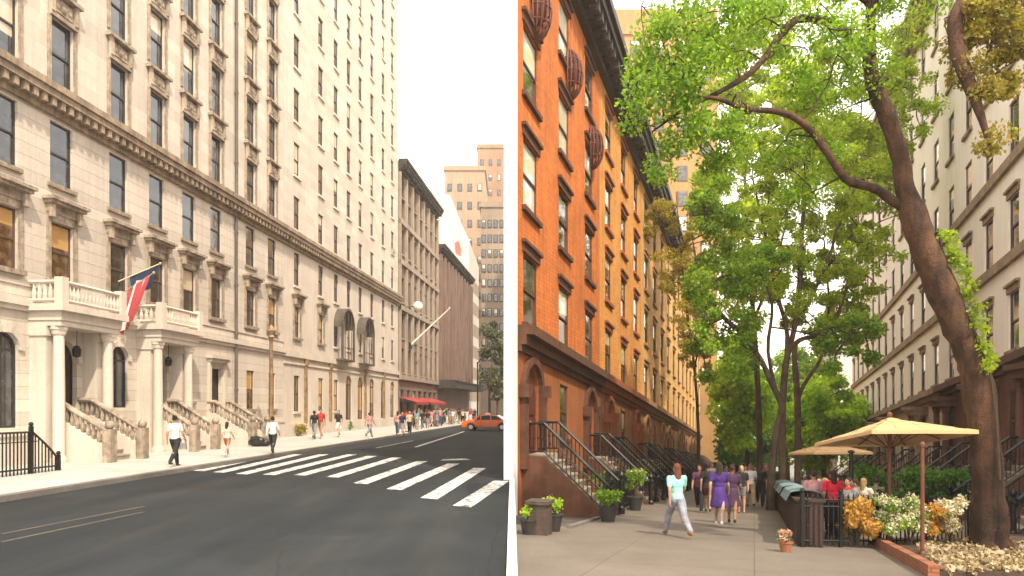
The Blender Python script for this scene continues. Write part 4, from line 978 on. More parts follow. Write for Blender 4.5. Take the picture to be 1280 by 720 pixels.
    if kind!='dress':
        mb=MB(); mb.ell((0,0,.95+dz),(.168,.125,.10),14,10)
        if kind=='skirt': mb.tube([(0,0,1.0+dz),(0,0,.88+dz),(0,0,.56+dz)],[.15,.175,.23],16,flat=.8); nm='skirt'
        else:
            nm='shorts' if kind=='shorts' else 'trousers'
            for q in(-1,1):
                hip,kn,an=J[q]
                if kind=='shorts': cap(mb,hip,hip.lerp(kn,.6),.1,.085)
                else: cap(mb,hip,kn,.108,.082); cap(mb,kn,kn.lerp(an,.92),.082,.062)
        out[nm]=remesh(mb,nm,.016)
    mb=MB()
    mb.ell((0,-.018,1.645+dz),(.086,.094,.104),14,10)
    if hair=='long': mb.ell((0,-.06,1.53+dz),(.085,.055,.16),12,10); mb.ell((0,-.075,1.42+dz),(.075,.04,.13),12,8)
    if hair=='bun': mb.ell((0,-.09,1.72+dz),(.045,.045,.045))
    hm=remesh(mb,'hair',.014)
    # keep the face free: drop hair in front of and below the hairline
    bm=bmesh.new(); bm.from_mesh(hm); bmesh.ops.delete(bm,geom=[v for v in bm.verts if v.co.y>.045 and v.co.z<1.665+dz],context='VERTS'); bm.to_mesh(hm); bm.free(); out['hair']=hm
    for q in(-1,1):
        mb=MB(); an=J[q][2]; mb.ell(an+Vector((0,.05,-.052)),(.048,.125,.034),12,8); mb.ell(an+Vector((0,-.01,-.02)),(.045,.05,.05),10,8); out['shoe',q]=remesh(mb,'shoe',.014)
    for m in out.values(): 
        m.materials.clear(); m.materials.append(cloth((.5,.5,.5)))
    PM[k]=out; return out
def person(label,kind,pose,hair,top,bot,hairc,skin,loc,face,scale=1.0,shoe=(.03,.03,.03),group=None):
    ms=person_meshes(kind,pose,hair); T=thing('person',label,'person',loc,0,group); T.rotation_euler=(0,0,face); T.scale=(scale,)*3
    body=None; col={'body':SKIN[skin],'eyes':(.02,.015,.01),'lips':(.35,.10,.09),'shirt':top,'dress':top,'trousers':bot,'shorts':bot,'skirt':bot,'hair':hairc,'shoe':shoe}
    for k,m in ms.items():
        nm=k if isinstance(k,str) else k[0]; o=link(nm,m,T); o.material_slots[0].link='OBJECT'; o.material_slots[0].material=cloth(col[nm])
    return T
WHC=(.78,.76,.72); BLK=(.02,.02,.022); NVY=(.03,.04,.09); RDC=(.55,.04,.04); TANC=(.42,.29,.18); GRY=(.25,.25,.26); DEN=(.08,.12,.20); OLV=(.13,.14,.07); CRM=(.66,.58,.45); PNK=(.62,.30,.30); LBL=(.30,.42,.55)
HB=(.035,.018,.01); HD=(.012,.01,.008); HL=(.35,.22,.10); HR=(.16,.05,.02)
def pa(x,y): u,v=FA.ground(x,y,.15); p=FA.P(u,v,.152); return p
away=-FA.th; toward=PI-FA.th
person('person in white shirt and black trousers walking away, nearest on the left pavement','trousers','walk','bun',WHC,BLK,HD,0,pa(219,583),away,1.02)
person('short person with long brown hair, cream top and tan shorts on the left pavement','shorts','walk','long',CRM,(.40,.16,.08),HB,3,pa(284,571.5),away,.84,WHC)
person('person in pale shirt and black trousers striding past the brown post','long','stride','bun',WHC,BLK,HB,0,pa(341,567),away+.2,.98)
person('person in red top and tan shorts on the left pavement','shorts','walk','short',RDC,TANC,HB,0,pa(401,548),toward,1.1)
person('person in black clothes beside the one in red top','trousers','walk','short',BLK,GRY,HD,2,pa(393,549),away,1.05)
person('person in black top and white skirt on the left pavement','skirt','walk','long',BLK,WHC,HD,3,pa(423,546),toward,1.05)
person('person in pale pink top and grey trousers by the arched doors','trousers','stride','short',PNK,GRY,HB,0,pa(462,546.5),away-.3,1.0)
# handbag of the first walker
q=pa(229,583); T=thing('handbag','grey handbag hanging at the side of the white shirted walker','bag',q+Vector((0,0,.58)))
mb=MB(); mb.prism([(-.12,-.05,0),(.12,-.05,0),(.10,-.04,.22),(-.10,-.04,.22)],[(-.12,.05,0),(.12,.05,0),(.10,.04,.22),(-.10,.04,.22)]); mb.build('pouch',cloth(GRY),T)
mb=MB(); mb.tube([(-.08,0,.2),(-.05,0,.33),(0,0,.37),(.05,0,.33),(.08,0,.2)],.01,6); mb.build('strap',cloth(BLK),T)
tops=[('white',WHC),('black',BLK),('cream',CRM),('navy',NVY),('grey',GRY),('pink',PNK),('red',RDC),('pale blue',LBL),('olive',OLV)]
bots=[('black',BLK,'trousers'),('blue denim',DEN,'trousers'),('tan',TANC,'shorts'),('white',WHC,'trousers'),('grey',GRY,'skirt')]
rc=random.Random(3); used=set(); n=0
prop=[0,0,0,1,1,1,2,4,3,5,6,7,8]
cand=[(497,543),(503,545),(508,540),(512,543)]+[(516+rc.uniform(0,78),None) for _ in range(48)]
for x,y in cand:
    while True:
        i=rc.choice(prop); j=rc.randrange(len(bots)); hh=rc.choice(['short','long'])
        if (i,j,hh) not in used: break
    used.add((i,j,hh))
    if y is None:
        lo=508+2.05*(727-x)/18.6; hi=508+2.05*(727-x)/14.4; y=lo+(hi-lo)*rc.random()
    b=bots[j]
    person('%s haired person in %s top and %s %s in the left pavement crowd'%(hh,tops[i][0],b[0],b[2]),b[2],rc.choice(['walk','stand','walk']),hh,tops[i][1],b[1],rc.choice([HB,HD,HL]),rc.choice([0,0,1,3,2]),pa(x,y),rc.choice([away,toward])+rc.uniform(-.4,.4),rc.uniform(.95,1.1),group='crowd on the left pavement')
def pb(x,y): u,v=FB.ground(x,y); return FB.P(u,v,.004)
ba=-FB.th; bt_=PI-FB.th
person('person with long brown hair, aqua top and pale trousers, nearest on the path','trousers','stride','long',(.35,.72,.68),(.27,.28,.33),HR,0,pb(846,671),ba+.5,1.03,(.25,.10,.06))
person('person in purple dress with bare legs walking on the path','dress','walk','long',(.07,.025,.20),BLK,HB,3,pb(899,658),ba,1.04,WHC)
person('person in dark plum dress right beside the purple one','dress','walk','short',(.07,.03,.07),BLK,HB,1,pb(915,655),ba,1.0)
person('person in black shirt and maroon shorts left of the purple dress','shorts','walk','short',BLK,(.12,.03,.03),HD,0,pb(885,641),ba,1.02)
person('person in bright white shirt and tan trousers farther along the path','trousers','walk','bun',WHC,TANC,HL,0,pb(938,634),ba+.1,1.04)
person('person in black shirt and black trousers right of the white shirt','trousers','walk','short',BLK,BLK,HD,2,pb(950,633),bt_,1.04)
person('person in brown top and navy trousers, close to the dark cafe barrier','trousers','stand','long',(.22,.10,.06),NVY,HB,0,pb(957,630),bt_,1.03)
far=[(874,640,'plum','trousers',(.12,.04,.08),BLK),(927,641,'black','shorts',BLK,GRY),(932,632,'rose','skirt',(.6,.3,.28),BLK),(890,629,'cream','shorts',CRM,GRY),(965,634,'black','skirt',BLK,DEN),(908,628,'white','skirt',WHC,GRY),(921,626,'rust','trousers',(.35,.10,.04),BLK),(929,623,'black','shorts',BLK,TANC),(944,622,'orange','trousers',(.6,.2,.06),DEN),(926,617,'cream','trousers',CRM,TANC),(936,615,'red','trousers',RDC,BLK),(949,616,'peach','dress',(.66,.36,.24),BLK),(958,617,'grey','trousers',GRY,BLK),(913,616,'navy','trousers',NVY,GRY),(968,618,'olive','trousers',OLV,BLK),(900,619,'tan','shorts',TANC,DEN),(920,611,'white','trousers',WHC,BLK),(942,610,'black','trousers',BLK,DEN),(955,610,'pink','skirt',PNK,WHC),(931,608,'rust','dress',(.35,.10,.04),BLK)]
for i,(x,y,nm,kd,t_,b_) in enumerate(far):
    bn={GRY:'grey',BLK:'black',TANC:'tan',DEN:'denim',WHC:'white'}[b_]
    person('person in %s %s far down the brownstone path'%(nm,'dress' if kd=='dress' else 'top and %s %s'%(bn,kd)),kd,rc.choice(['walk','stand']),rc.choice(['short','long']),t_,b_,rc.choice([HB,HD,HL]),rc.choice([0,3,1]),pb(x,y),rc.choice([ba,bt_]),rc.uniform(.95,1.06),group='walkers far along the path')
# ================================================================ left street furniture
WOODR=stone('rust_wood',(.17,.055,.028),.3,.6,streak=.4,scale=2); 
# iron area fence on the near pavement with a swept-down end
u1_,v1_=FA.ground(73,588,.15); T=thing('iron_fence','black iron picket fence with a curved end at the edge of the left pavement','fence',FA.P(u1_,v1_,.15),RA)
mb=MB(); L_=7.5; y=0.0
def fh(y): return .32+.95*min(1,(-y/1.1))**.8 if y>-1.1 else 1.27
while y>-L_:
    mb.box(-.015,.015,y-.015,y+.015,0,fh(y)); y-=.14
mb.build('picket',IRON,T)
mb=MB(); pts=[(0,-k*.1,fh(-k*.1)) for k in range(13)]+[(0,-L_,1.27)]; mb.tube(pts,.035,6); mb.tube([(0,0,.16),(0,-L_,.16)],.03,6); mb.tube([(0,-.9,.98),(0,-L_,.98)],.018,6); mb.build('rail',IRON,T)
for yy in (0,-1.15,-4.0,-6.8):
    mb=MB(); h=.5 if yy==0 else 1.45; mb.box(-.05,.05,yy-.05,yy+.05,0,h); mb.ell((0,yy,h+.06),.07,8,6); mb.build('post',IRON,T)
# white box on the pavement behind the fence
u_,v_=FA.ground(52,578,.15); T=thing('sign_board','small blank white board on dark legs behind the iron fence','sign',FA.P(u_,v_,.15),RA+.3)
mb=MB(); mb.box(-.42,.42,-.04,.04,.85,1.45); mb.build('board',flatm('white_board',(.75,.73,.70)),T)
for q in(-1,1): mb=MB(); mb.box(q*.36-.03,q*.36+.03,-.03,.03,0,.85); mb.build('leg',IRON,T)
# bronze lamp-like post by the hotel
def post(name,label,x,y,h,w_,mat,cat,head=True):
    u,v=FA.ground(x,y,.15); T=thing(name,label,cat,FA.P(u,v,.15),RA)
    mb=MB(); mb.lathe([(w_*1.7,0),(w_*1.7,.3),(w_*1.3,.4),(w_,.55),(w_*.85,h*.6),(w_*.8,h)],(0,0,0),12); mb.build('shaft',mat,T)
    mb=MB(); mb.lathe([(w_*.8,0),(w_*1.6,.08),(w_*1.2,.2),(w_*2.0,.45),(w_*1.3,.62),(w_*.3,.8)],(0,0,h),12); mb.build('finial',mat,T); return T
post('ornamental_post','tall golden bronze post with a carved top standing before the cream hotel',339,553,5.9,.13,BRONZE,'post')
# areas with dark railings and planters by the hotel wall
u_,v_=FA.ground(318,553,.15); T=thing('area_railing','low dark railing with shrubs behind it between hotel stairs and the bronze post','railing',FA.P(u_,v_,.15),RA)
mb=MB(); y=-2.4
while y<2.4: mb.box(-.015,.015,y-.015,y+.015,0,1.05); y+=.15
mb.build('picket',IRON,T); mb=MB(); mb.tube([(0,-2.4,1.05),(0,2.4,1.05)],.03,6); mb.tube([(0,-2.4,.15),(0,2.4,.15)],.025,6); mb.build('rail',IRON,T)
def shrub(name,label,P0,R_,H_,leaf,size,n,seed,pot=None,group=None,cat='plant',potr=.28,poth=.4,fl=None,flm=None):
    T=thing(name,label,cat,P0,0,group); base=poth if pot else 0.0
    if pot: mb=MB(); mb.lathe([(potr*.7,0),(potr*.9,poth*.6),(potr,poth*.92),(potr*1.12,poth*.92),(potr*1.12,poth),(potr*.9,poth-.02)],(0,0,0),14); mb.build('pot',pot,T)
    mb=MB(); rr=random.Random(seed)
    for _ in range(7): mb.tube([(0,0,base-.05),(rr.uniform(-.3,.3)*R_,rr.uniform(-.3,.3)*R_,base+H_*.4),(rr.uniform(-.7,.7)*R_,rr.uniform(-.7,.7)*R_,base+H_*.8)],[.015,.01,.005],5)
    mb.build('stem',BARK,T)
    cl=[(Vector((rr.uniform(-.6,.6)*R_,rr.uniform(-.6,.6)*R_,base+H_*rr.uniform(.3,.85))),R_*.45,n//12) for _ in range(12)]
    link('leaves',leafmesh('leaves',cl,leaf,size,.8,seed),T)
    if fl: 
        c2=[(c+Vector((0,-.03,R_*.12)),R_*.45,fl//12) for c,_,_ in cl]; link('flowers',leafmesh('flowers',c2,flm,size*.8,.8,seed+50),T)
    return T
LW=leafm('white_petals',(.62,.58,.48),(.75,.70,.60),(.70,.60,.42),.3); LGOLD=leafm('gold_leaves',(.38,.19,.04),(.55,.32,.07),(.62,.40,.10),.35); LORG=leafm('orange_petals',(.62,.20,.04),(.70,.32,.06),(.62,.42,.12),.3); LPK=leafm('pink_petals',(.55,.18,.16),(.65,.32,.28),(.7,.5,.42),.3); LRD=leafm('red_petals',(.40,.05,.03),(.5,.12,.05),(.3,.1,.04),.3)
POT=flatm('dark_pot',(.03,.028,.026),.6); TERRA=flatm('terracotta',(.28,.10,.05),.8)
for i,(x,y,lab) in enumerate(((308,552,'red leaved shrub left in the railed strip'),(318,551,'dark green shrub in the middle of the railed strip'),(328,549,'bushy dark shrub right in the railed strip'))):
    shrub('shrub',lab,pa(x,y),.5,1.0,[LR,LD,LD][i],.10,900,60+i)
u_,v_=FA.ground(322,560,.15)
T=thing('rubbish_bag','dark full rubbish bag lying on the pavement left of the bronze post','bag',pa(322,558)); mb=MB(); mb.ell((0,0,.22),(.5,.36,.24),14,10); mb.ell((.2,-.15,.3),(.22,.2,.2)); mb.ell((-.1,.15,.36),(.25,.18,.2)); mb.ell((.3,.1,.2),(.4,.35,.22),12,8); mb.ell((-.35,.1,.42),(.08,.08,.12)); 
m_=remesh(mb,'sack',.04); m_.materials.clear(); m_.materials.append(flatm('black_plastic',(.015,.015,.016),.35)); link('sack',m_,T)
for i,(x,y,lab) in enumerate(((372,545,'low clipped bush against the cream wall right of the bronze post'),(436,538,'dark green bush at the foot of the first arch'),(447,536,'green bush between the first two arches'))):
    shrub('bush',lab,pa(x,y),.6,.9,LD if i else LO,.12,800,70+i)
# red awnings beyond the hotel
for i,(x0,x1,lab) in enumerate(((499,517,'nearer red awning above the crowd beside the hotel corner'),(519,541,'farther red awning above the crowd beneath the brown building'))):
    a,b_=au(x0),au(x1); T=thing('awning',lab,'awning',FA.P(a,VF,ZA),RA); n=b_-a; rm=flatm('red_canvas',(.33,.03,.03),.8,0,.15)
    mb=MB(); mb.prism([(.02,0,3.1),(1.9,0,2.55),(1.9,0,2.50),(.02,0,3.05)],[(.02,n,3.1),(1.9,n,2.55),(1.9,n,2.50),(.02,n,3.05)]); mb.build('canvas',rm,T)
    mb=MB(); mb.box(1.87,1.9,0,n,2.25,2.50); mb.build('valance',rm,T)
    for q in (.05,n-.05): mb=MB(); mb.tube([(.02,q,2.4),(1.85,q,2.48)],.03,6); mb.build('arm',IRON,T)
# flagpoles and lamp globe on the brown building
u_=au(503); T=thing('wall_lamp','white globe lamp on a bracket at the hotel far corner','lamp',FA.P(u_,VF,13.2),RA)
mb=MB(); mb.tube([(0,0,0),(1.6,0,.1)],.05,6); mb.build('bracket',IRON,T); mb=MB(); mb.ell((1.75,0,.1),(.55,.55,.55)); mb.build('globe',flatm('opal_glass',(.8,.78,.72),.3),T)
u_=au(512); T=thing('flagpole','pale slanting flagpole on the brown building, pointing over the pavement','flagpole',FA.P(u_,VF,9.2),RA)
mb=MB(); mb.tube([(0,0,0),(4.2,2.5,4.6)],[.11,.05],7); mb.ell((4.2,2.5,4.65),.12); mb.build('pole',flatm('pale_pole',(.6,.54,.45),.4),T); mb=MB(); mb.box(0,.2,-.2,.2,-.3,.3); mb.build('bracket',IRON,T)
# street lamps at the far end
for i,(x,y,lab) in enumerate(((597,531,'dark street lamp behind the orange taxi'),)):
    p=pa(x,y); T=thing('street_lamp',lab,'lamp',p,RA); mb=MB(); mb.lathe([(.2,0),(.2,.5),(.1,.7),(.08,7)],(0,0,0),8); mb.tube([(0,0,6.8),(.5,0,7.6),(1.8,0,7.8)],.06,6); mb.build('pole',IRON,T); mb=MB(); mb.box(1.5,2.3,-.15,.15,7.68,7.82); mb.build('lamp_head',IRON,T)
# orange taxi crossing the road
def taxi(label,loc,rz):
    T=thing('taxi',label,'car',loc,rz); OR=flatm('orange_car_paint',(.72,.13,.015),.25,0,.05,coat=1.0); GL=flatm('car_glass',(.015,.018,.02),.08); 
    prof=[(-2.35,.32),(-2.4,.62),(-2.3,.86),(-1.55,.98),(-.95,1.40),(-.4,1.48),(.55,1.46),(1.25,1.02),(2.1,.88),(2.35,.66),(2.33,.32)]
    arch=[]
    def ring(c,r,a0,a1,n): return [(c+r*math.cos(a0+(a1-a0)*i/n),.33+r*math.sin(a0+(a1-a0)*i/n)) for i in range(n+1)]
    bot=[(2.33,.26)]+ring(1.45,.38,0,PI,8)+ring(-1.4,.38,0,PI,8)+[(-2.35,.26)]
    poly=prof+bot
    mb=MB(); mb.prism([(x,-.86,z) for x,z in poly],[(x,.86,z) for x,z in poly]); me=mb.mesh('body',OR)
    bm=bmesh.new(); bm.from_mesh(me); bmesh.ops.bevel(bm,geom=[e for e in bm.edges if abs(abs(e.verts[0].co.y)-.86)<1e-4 and abs(abs(e.verts[1].co.y)-.86)<1e-4 and e.verts[0].co.y*e.verts[1].co.y>0],offset=.07,segments=3,affect='EDGES'); bm.to_mesh(me); bm.free(); bd=link('body',me,T)
    for q in(-1,1):
        for pts in ([(-1.38,.98),(-.92,1.32),(-.42,1.39),(-.42,.98)],[(-.34,.98),(-.34,1.39),(.5,1.37),(.52,.98)],[(.6,.98),(.6,1.34),(1.1,1.02),(1.1,.98)]):
            mb=MB(); mb.prism([(x,q*.855,z) for x,z in pts],[(x,q*.868,z) for x,z in pts]); mb.build('window',GL,T)
        for xx in (-.38,.56):
            mb=MB(); mb.box(xx-.01,xx+.01,q*.858,q*.866,.35,.97); mb.build('door_seam',IRON,T)
            mb=MB(); mb.box(xx-.28,xx-.12,q*.86,q*.885,.84,.88); mb.build('door_handle',IRON,T)
        for c in (-1.4,1.45):
            mb=MB(); mb.tube([(c,q*.66,.33),(c,q*.87,.33)],.33,18); w_=mb.build('wheel',flatm('tyre_rubber',(.02,.02,.02),.85),T)
            mb=MB(); mb.tube([(c,q*.8,.33),(c,q*.885,.33)],.19,14); mb.build('rim',flatm('alloy',(.5,.5,.5),.3,.8),w_)
        mb=MB(); mb.box(2.3,2.37,q*.62-.16,q*.62+.16,.62,.76); mb.build('headlight',flatm('lamp_lens',(.7,.7,.65),.15),T)
        mb=MB(); mb.box(-2.42,-2.36,q*.64-.14,q*.64+.14,.64,.80); mb.build('tail_light',flatm('tail_lens',(.4,.02,.02),.2),T)
        mb=MB(); mb.box(.85,1.02,q*.88,q*1.02,1.0,1.12); mb.build('mirror',OR,T)
    mb=MB(); mb.prism([(.56,-.7,1.455),(1.28,-.74,1.02),(1.31,-.74,1.04),(.6,-.7,1.475)],[(.56,.7,1.455),(1.28,.74,1.02),(1.31,.74,1.04),(.6,.7,1.475)]); mb.build('windscreen',GL,T)
    mb=MB(); mb.prism([(-.2,-.3,1.47),(.2,-.3,1.47),(.14,-.3,1.62),(-.14,-.3,1.62)],[(-.2,.3,1.47),(.2,.3,1.47),(.14,.3,1.62),(-.14,.3,1.62)]); mb.build('roof_sign',flatm('white_sign',(.75,.74,.7)),T)
    mb=MB(); mb.box(-2.44,-2.3,-.75,.75,.3,.5); mb.box(2.28,2.40,-.75,.75,.3,.5); mb.build('bumper',flatm('dark_trim',(.04,.04,.04)),T)
    return T
u_,v_=FA.ground(610,538); taxi('orange taxi with a white roof sign crossing at the far end of the road',FA.P(u_,v_,.0),PI-.12)
u_,v_=FA.ground(560,527.5); 

# ================================================================ right street furniture
def gb(x,y): u,v=FB.ground(x,y); return FB.P(u,v,0)
WOODD=stone('dark_slatted_wood',(.04,.017,.011),.35,.6,streak=.4,scale=2)
# long dark barrier with teal covers
u0_,v0_=FB.ground(997,683); u9,v9=FB.ground(958,634); T=thing('cafe_barrier','long dark brown slatted barrier at the left edge of the cafe','barrier',FB.P(u0_,v0_,0),RB); L_=u9-u0_
mb=MB(); mb.prism([(0,0,0),(.5,0,0),(.5,0,.95),(0,0,.95)],[(0,L_,-S*L_),(.5,L_,-S*L_),(.5,L_,.95-S*L_),(0,L_,.95-S*L_)]); mb.build('panel',WOODD,T)
mb=MB(); y=.05
while y<L_: mb.box(-.03,-.001,y,y+.07,.05-S*y,.9-S*y); y+=.14
y=.03
while y<.5: mb.box(y,y+.05,-.03,-.001,.05,.9); y+=.1
mb.build('slat',WOODD,T)
mb=MB(); mb.prism([(-.05,-.05,.952),(.55,-.05,.952),(.55,-.05,1.0),(-.05,-.05,1.0)],[(-.05,L_,.952-S*L_),(.55,L_,.952-S*L_),(.55,L_,1.0-S*L_),(-.05,L_,1.0-S*L_)]); mb.build('cap_rail',WOODD,T)
TEAL=flatm('teal_grey_canvas',(.14,.22,.23),.8,0,.2)
for i,f in enumerate((.10,.42,.74)):
    yy=L_*f; p=FB.P(u0_+yy,v0_+.25,1.0); T=thing('canvas_cover','teal grey canvas cover lying on the dark barrier, %s of three'%('nearest','middle','farthest')[i],'cover',p,RB,'canvas covers on the barrier')
    l=L_*.27; mb=MB(); n=14
    gr=[[(-.42+.84*a/8, l*b/n, .02+.16*math.cos((a/8-.5)*PI)**.6*(.8+.2*math.sin(b*1.7))-S*l*b/n - (.14 if a in(0,8) else 0)) for b in range(n+1)] for a in range(9)]
    for a in range(8):
        for b in range(n): mb.quad(gr[a][b],gr[a+1][b],gr[a+1][b+1],gr[a][b+1])
    mb.build('canvas',TEAL,T,smooth=True)
# iron fence in front of the cafe
def pfence(label,A,B,h,name='cafe_fence'):
    A=Vector(A);B=Vector(B); T=thing(name,label,'fence',A); d=B-A; n=int(d.length/.115)
    mb=MB()
    for k in range(n+1):
        p=d*k/n; mb.box(p.x-.011,p.x+.011,p.y-.011,p.y+.011,p.z+.04,p.z+h); mb.lathe([(.011,0),(.026,.04),(.003,.12)],(p.x,p.y,p.z+h),5)
        if k%2: mb.lathe([(.01,-.03),(.028,0),(.01,.03)],(p.x,p.y,p.z+h*.45),5)
    mb.build('picket',IRON,T)
    mb=MB()
    for z in (.14,h-.16,h-.02): mb.tube([(0,0,z),(d.x,d.y,d.z+z)],.02,5)
    mb.build('rail',IRON,T)
    for f in (0,.5,1): mb=MB(); p=d*f; mb.box(p.x-.035,p.x+.035,p.y-.035,p.y+.035,p.z,p.z+h+.12); mb.ell((p.x,p.y,p.z+h+.17),.055,8,6); mb.build('post',IRON,T)
    return T
f1=gb(1003,684); f2=gb(1098,684); f3=gb(1212,682)
pfence('left length of black iron cafe fence, in front of the golden bush',f1,f2,1.02); pfence('right length of black iron cafe fence, ending at the big trunk',f2+Vector((.02,0,0)),f3,1.02)
# brick kerb round the planting bed
BRK=stone('red_brick_kerb',(.34,.125,.06),.2,brick=(.22,.07,.012),streak=.1)
a=gb(1088,680); b_=gb(1160,722); T=thing('brick_kerb','low red brick kerb edging the planting bed in front of the fence','kerb',a)
d=b_-a; nn=Vector((-d.y,d.x,0)).normalized()*.16; mb=MB()
mb.prism([Vector((0,0,-.2)),nn+Vector((0,0,-.2)),nn+Vector((0,0,.2)),Vector((0,0,.2))],[d+Vector((0,0,-.2)),d+nn+Vector((0,0,-.2)),d+nn+Vector((0,0,.2)),d+Vector((0,0,.2))]); mb.build('bricks',BRK,T)
# soil of the bed
mb=MB(); q=[gb(1092,680),gb(1164,722),gb(1420,722),gb(1330,665),gb(1215,668)]; mb.prism([p+Vector((0,0,-.1)) for p in q],[p+Vector((0,0,.09)) for p in q]); tag(mb.build('bed_soil',stone('soil',(.07,.04,.025),.4,streak=0)),kind='structure')
# pale stones and ground cover round the trunk
rs=random.Random(5); mb=MB(); STN=stone('cream_stone',(.42,.31,.20),.35,streak=0,scale=4)
sm_m=[]
for k in range(5):
    b0_=bmesh.new(); bmesh.ops.create_icosphere(b0_,subdivisions=2,radius=1)
    for v in b0_.verts: v.co*=1+.28*noise.noise(v.co*1.3+Vector((k*7,0,0)))
    me=bpy.data.meshes.new('stone'); b0_.to_mesh(me); b0_.free(); me.materials.append(STN); me.polygons.foreach_set('use_smooth',[True]*len(me.polygons)); sm_m.append(me)
k=0
while k<150:
    x=rs.uniform(1150,1330); y=rs.uniform(688,722)
    if x<1150+(y-688)*.6: continue
    p=gb(x,y); p.z+=.12; o=link('stone',sm_m[k%5],None,p,rs.uniform(0,6)); s_=rs.uniform(.035,.09); o.scale=(s_*1.3,s_,s_*.75); tag(o,'pale cream stone, one of many strewn round the foot of the big trunk','stone','cream stones round the trunk'); k+=1
cv=[]
for _ in range(160):
    x=rs.uniform(1140,1330); y=rs.uniform(684,722)
    if x<1150+(y-688)*.6: continue
    p=gb(x,y); p.z+=.15; cv.append((p,.12,34))
tag(link('ground_cover',leafmesh('ground_cover',cv,leafm('straw_ground_cover',(.13,.09,.04),(.32,.23,.12),(.48,.40,.25),.2),.06,.6,77)),'low straw coloured ground cover growing between the stones under the big tree','ground cover',kind='stuff')
# posts
def wpost(label,x,y,ztop_y,r_,mat):
    p=gb(x,y); Y=p.y; h=ZC+(HOR-ztop_y)/F*Y-p.z; T=thing('wooden_post',label,'post',p); mb=MB(); mb.lathe([(r_,0),(r_,h*.5),(r_*.9,h)],(0,0,0),10); mb.build('shaft',mat,T); mb=MB(); mb.lathe([(r_*1.6,0),(r_*1.6,.12),(r_*1.1,.16)],(0,0,0),10); mb.build('base',mat,T); mb=MB(); mb.lathe([(r_*1.5,0),(r_*1.5,.05),(r_*.5,.09)],(0,0,h),10); mb.build('collar',mat,T)
wpost('slim rust brown post standing at the brick kerb before the fence',1153,699,558,.036,WOODR)
wpost('black post under the left edge of the large umbrella',1064,652,566,.07,IRON)
# umbrellas
CANV=flatm('tan_canvas',(.52,.34,.17),.9,0,.05); UND=CANV
def umbrella(label,x,ybase,yrim,yap,hw,hd,tilt,polem,rot=0.0):
    p=gb(x,ybase); T=thing('umbrella',label,'umbrella',p,rot); zr=ZC+(HOR-yrim)/F*p.y-p.z; za=ZC+(HOR-yap)/F*p.y-p.z
    mb=MB(); n=2; seg=8; gr=[]
    rim=[(-1,-1),(-.0,-1.04),(1,-1),(1.04,0),(1,1),(0,1.04),(-1,1),(-1.04,0),(-1,-1)]
    for q in rim:      # eight flat panels of cloth between the ribs, pulled slightly hollow
        gr.append([(q[0]*hw*j/seg,q[1]*hd*j/seg,za-(za-zr)*((j/seg)**.9)-tilt*q[1]*hd*j/seg) for j in range(seg+1)])
    for k in range(8):
        A_,B_=gr[k],gr[k+1]
        for j in range(seg):
            M0=[(A_[j][c]+B_[j][c])/2 for c in range(3)]; M1=[(A_[j+1][c]+B_[j+1][c])/2 for c in range(3)]; M0[2]-=.05*j/seg; M1[2]-=.05*(j+1)/seg
            mb.quad(A_[j],M0,M1,A_[j+1]); mb.quad(M0,B_[j],B_[j+1],M1)
    cn=mb.build('canopy',CANV,T); md=cn.modifiers.new('thick','SOLIDIFY'); md.thickness=.012
    mb=MB()
    for k in range(8):
        a_,b__=gr[k][seg],gr[k+1][seg]; mb.quad(a_,b__,(b__[0],b__[1],b__[2]-.07),(a_[0],a_[1],a_[2]-.07))
    v_=mb.build('valance',CANV,T); md=v_.modifiers.new('thick','SOLIDIFY'); md.thickness=.01
    mb=MB(); mb.tube([(0,0,0),(0,0,za-.05)],.04,10); mb.build('pole',polem,T)
    mb=MB(); mb.ell((0,0,za+.05),(.06,.06,.08)); mb.build('finial',polem,T)
    for k in range(8):
        a=2*PI*(k+.0)/8; g_=gr[k]; mb=MB(); mb.tube([Vector(g_[0])+Vector((0,0,-.04)),Vector(g_[4])+Vector((0,0,-.04)),Vector(g_[8])+Vector((0,0,-.03))],.014,5); rb=mb.build('rib',WOODR,T)
        mb=MB(); mb.tube([(0,0,zr-.25),Vector(g_[4])+Vector((0,0,-.05))],.012,5); mb.build('strut',WOODR,rb)
    mb=MB(); mb.box(-.3,.3,-.3,.3,0,.08); mb.lathe([(.08,.08),(.08,.35)],(0,0,0),10); mb.build('base',IRON,T)
umbrella('large cream square umbrella over the cafe tables',1112,683,547,522,1.06,1.35,.15,WOODR)
umbrella('smaller tan umbrella farther back, left of the large one',1036,645,566,552,1.0,1.1,.08,WOODR)
# tables, chairs and guests
TBL=flatm('dark_table',(.06,.04,.03),.5)
def table(label,x,y):
    p=gb(x,y); T=thing('cafe_table',label,'table',p,0,'cafe tables'); mb=MB(); mb.lathe([(.38,.72),(.40,.73),(.40,.75),(.38,.76)],(0,0,0),18); mb.build('table_top',TBL,T)
    mb=MB(); mb.lathe([(.03,.05),(.03,.72)],(0,0,0),8); mb.build('leg',IRON,T); mb=MB(); mb.lathe([(.24,0),(.22,.03),(.04,.06)],(0,0,0),14); mb.build('foot',IRON,T)
def chair(label,p,rz):
    T=thing('cafe_chair',label,'chair',p,rz,'cafe chairs'); mb=MB(); mb.box(-.2,.2,-.2,.2,.43,.46); mb.build('seat',WOODD,T); mb=MB(); mb.box(-.2,.2,-.22,-.19,.62,.88); mb.build('backrest',WOODD,T)
    for a in(-1,1):
        for b in(-1,1): mb=MB(); mb.box(a*.18-.015,a*.18+.015,b*.19-.015,b*.19+.015,0,.43 if b>0 else .86); mb.build('leg',IRON,T)
table('round cafe table nearest the golden bush',1046,668); table('round cafe table under the middle of the large umbrella',1098,664); table('round cafe table between the umbrellas',1030,646)
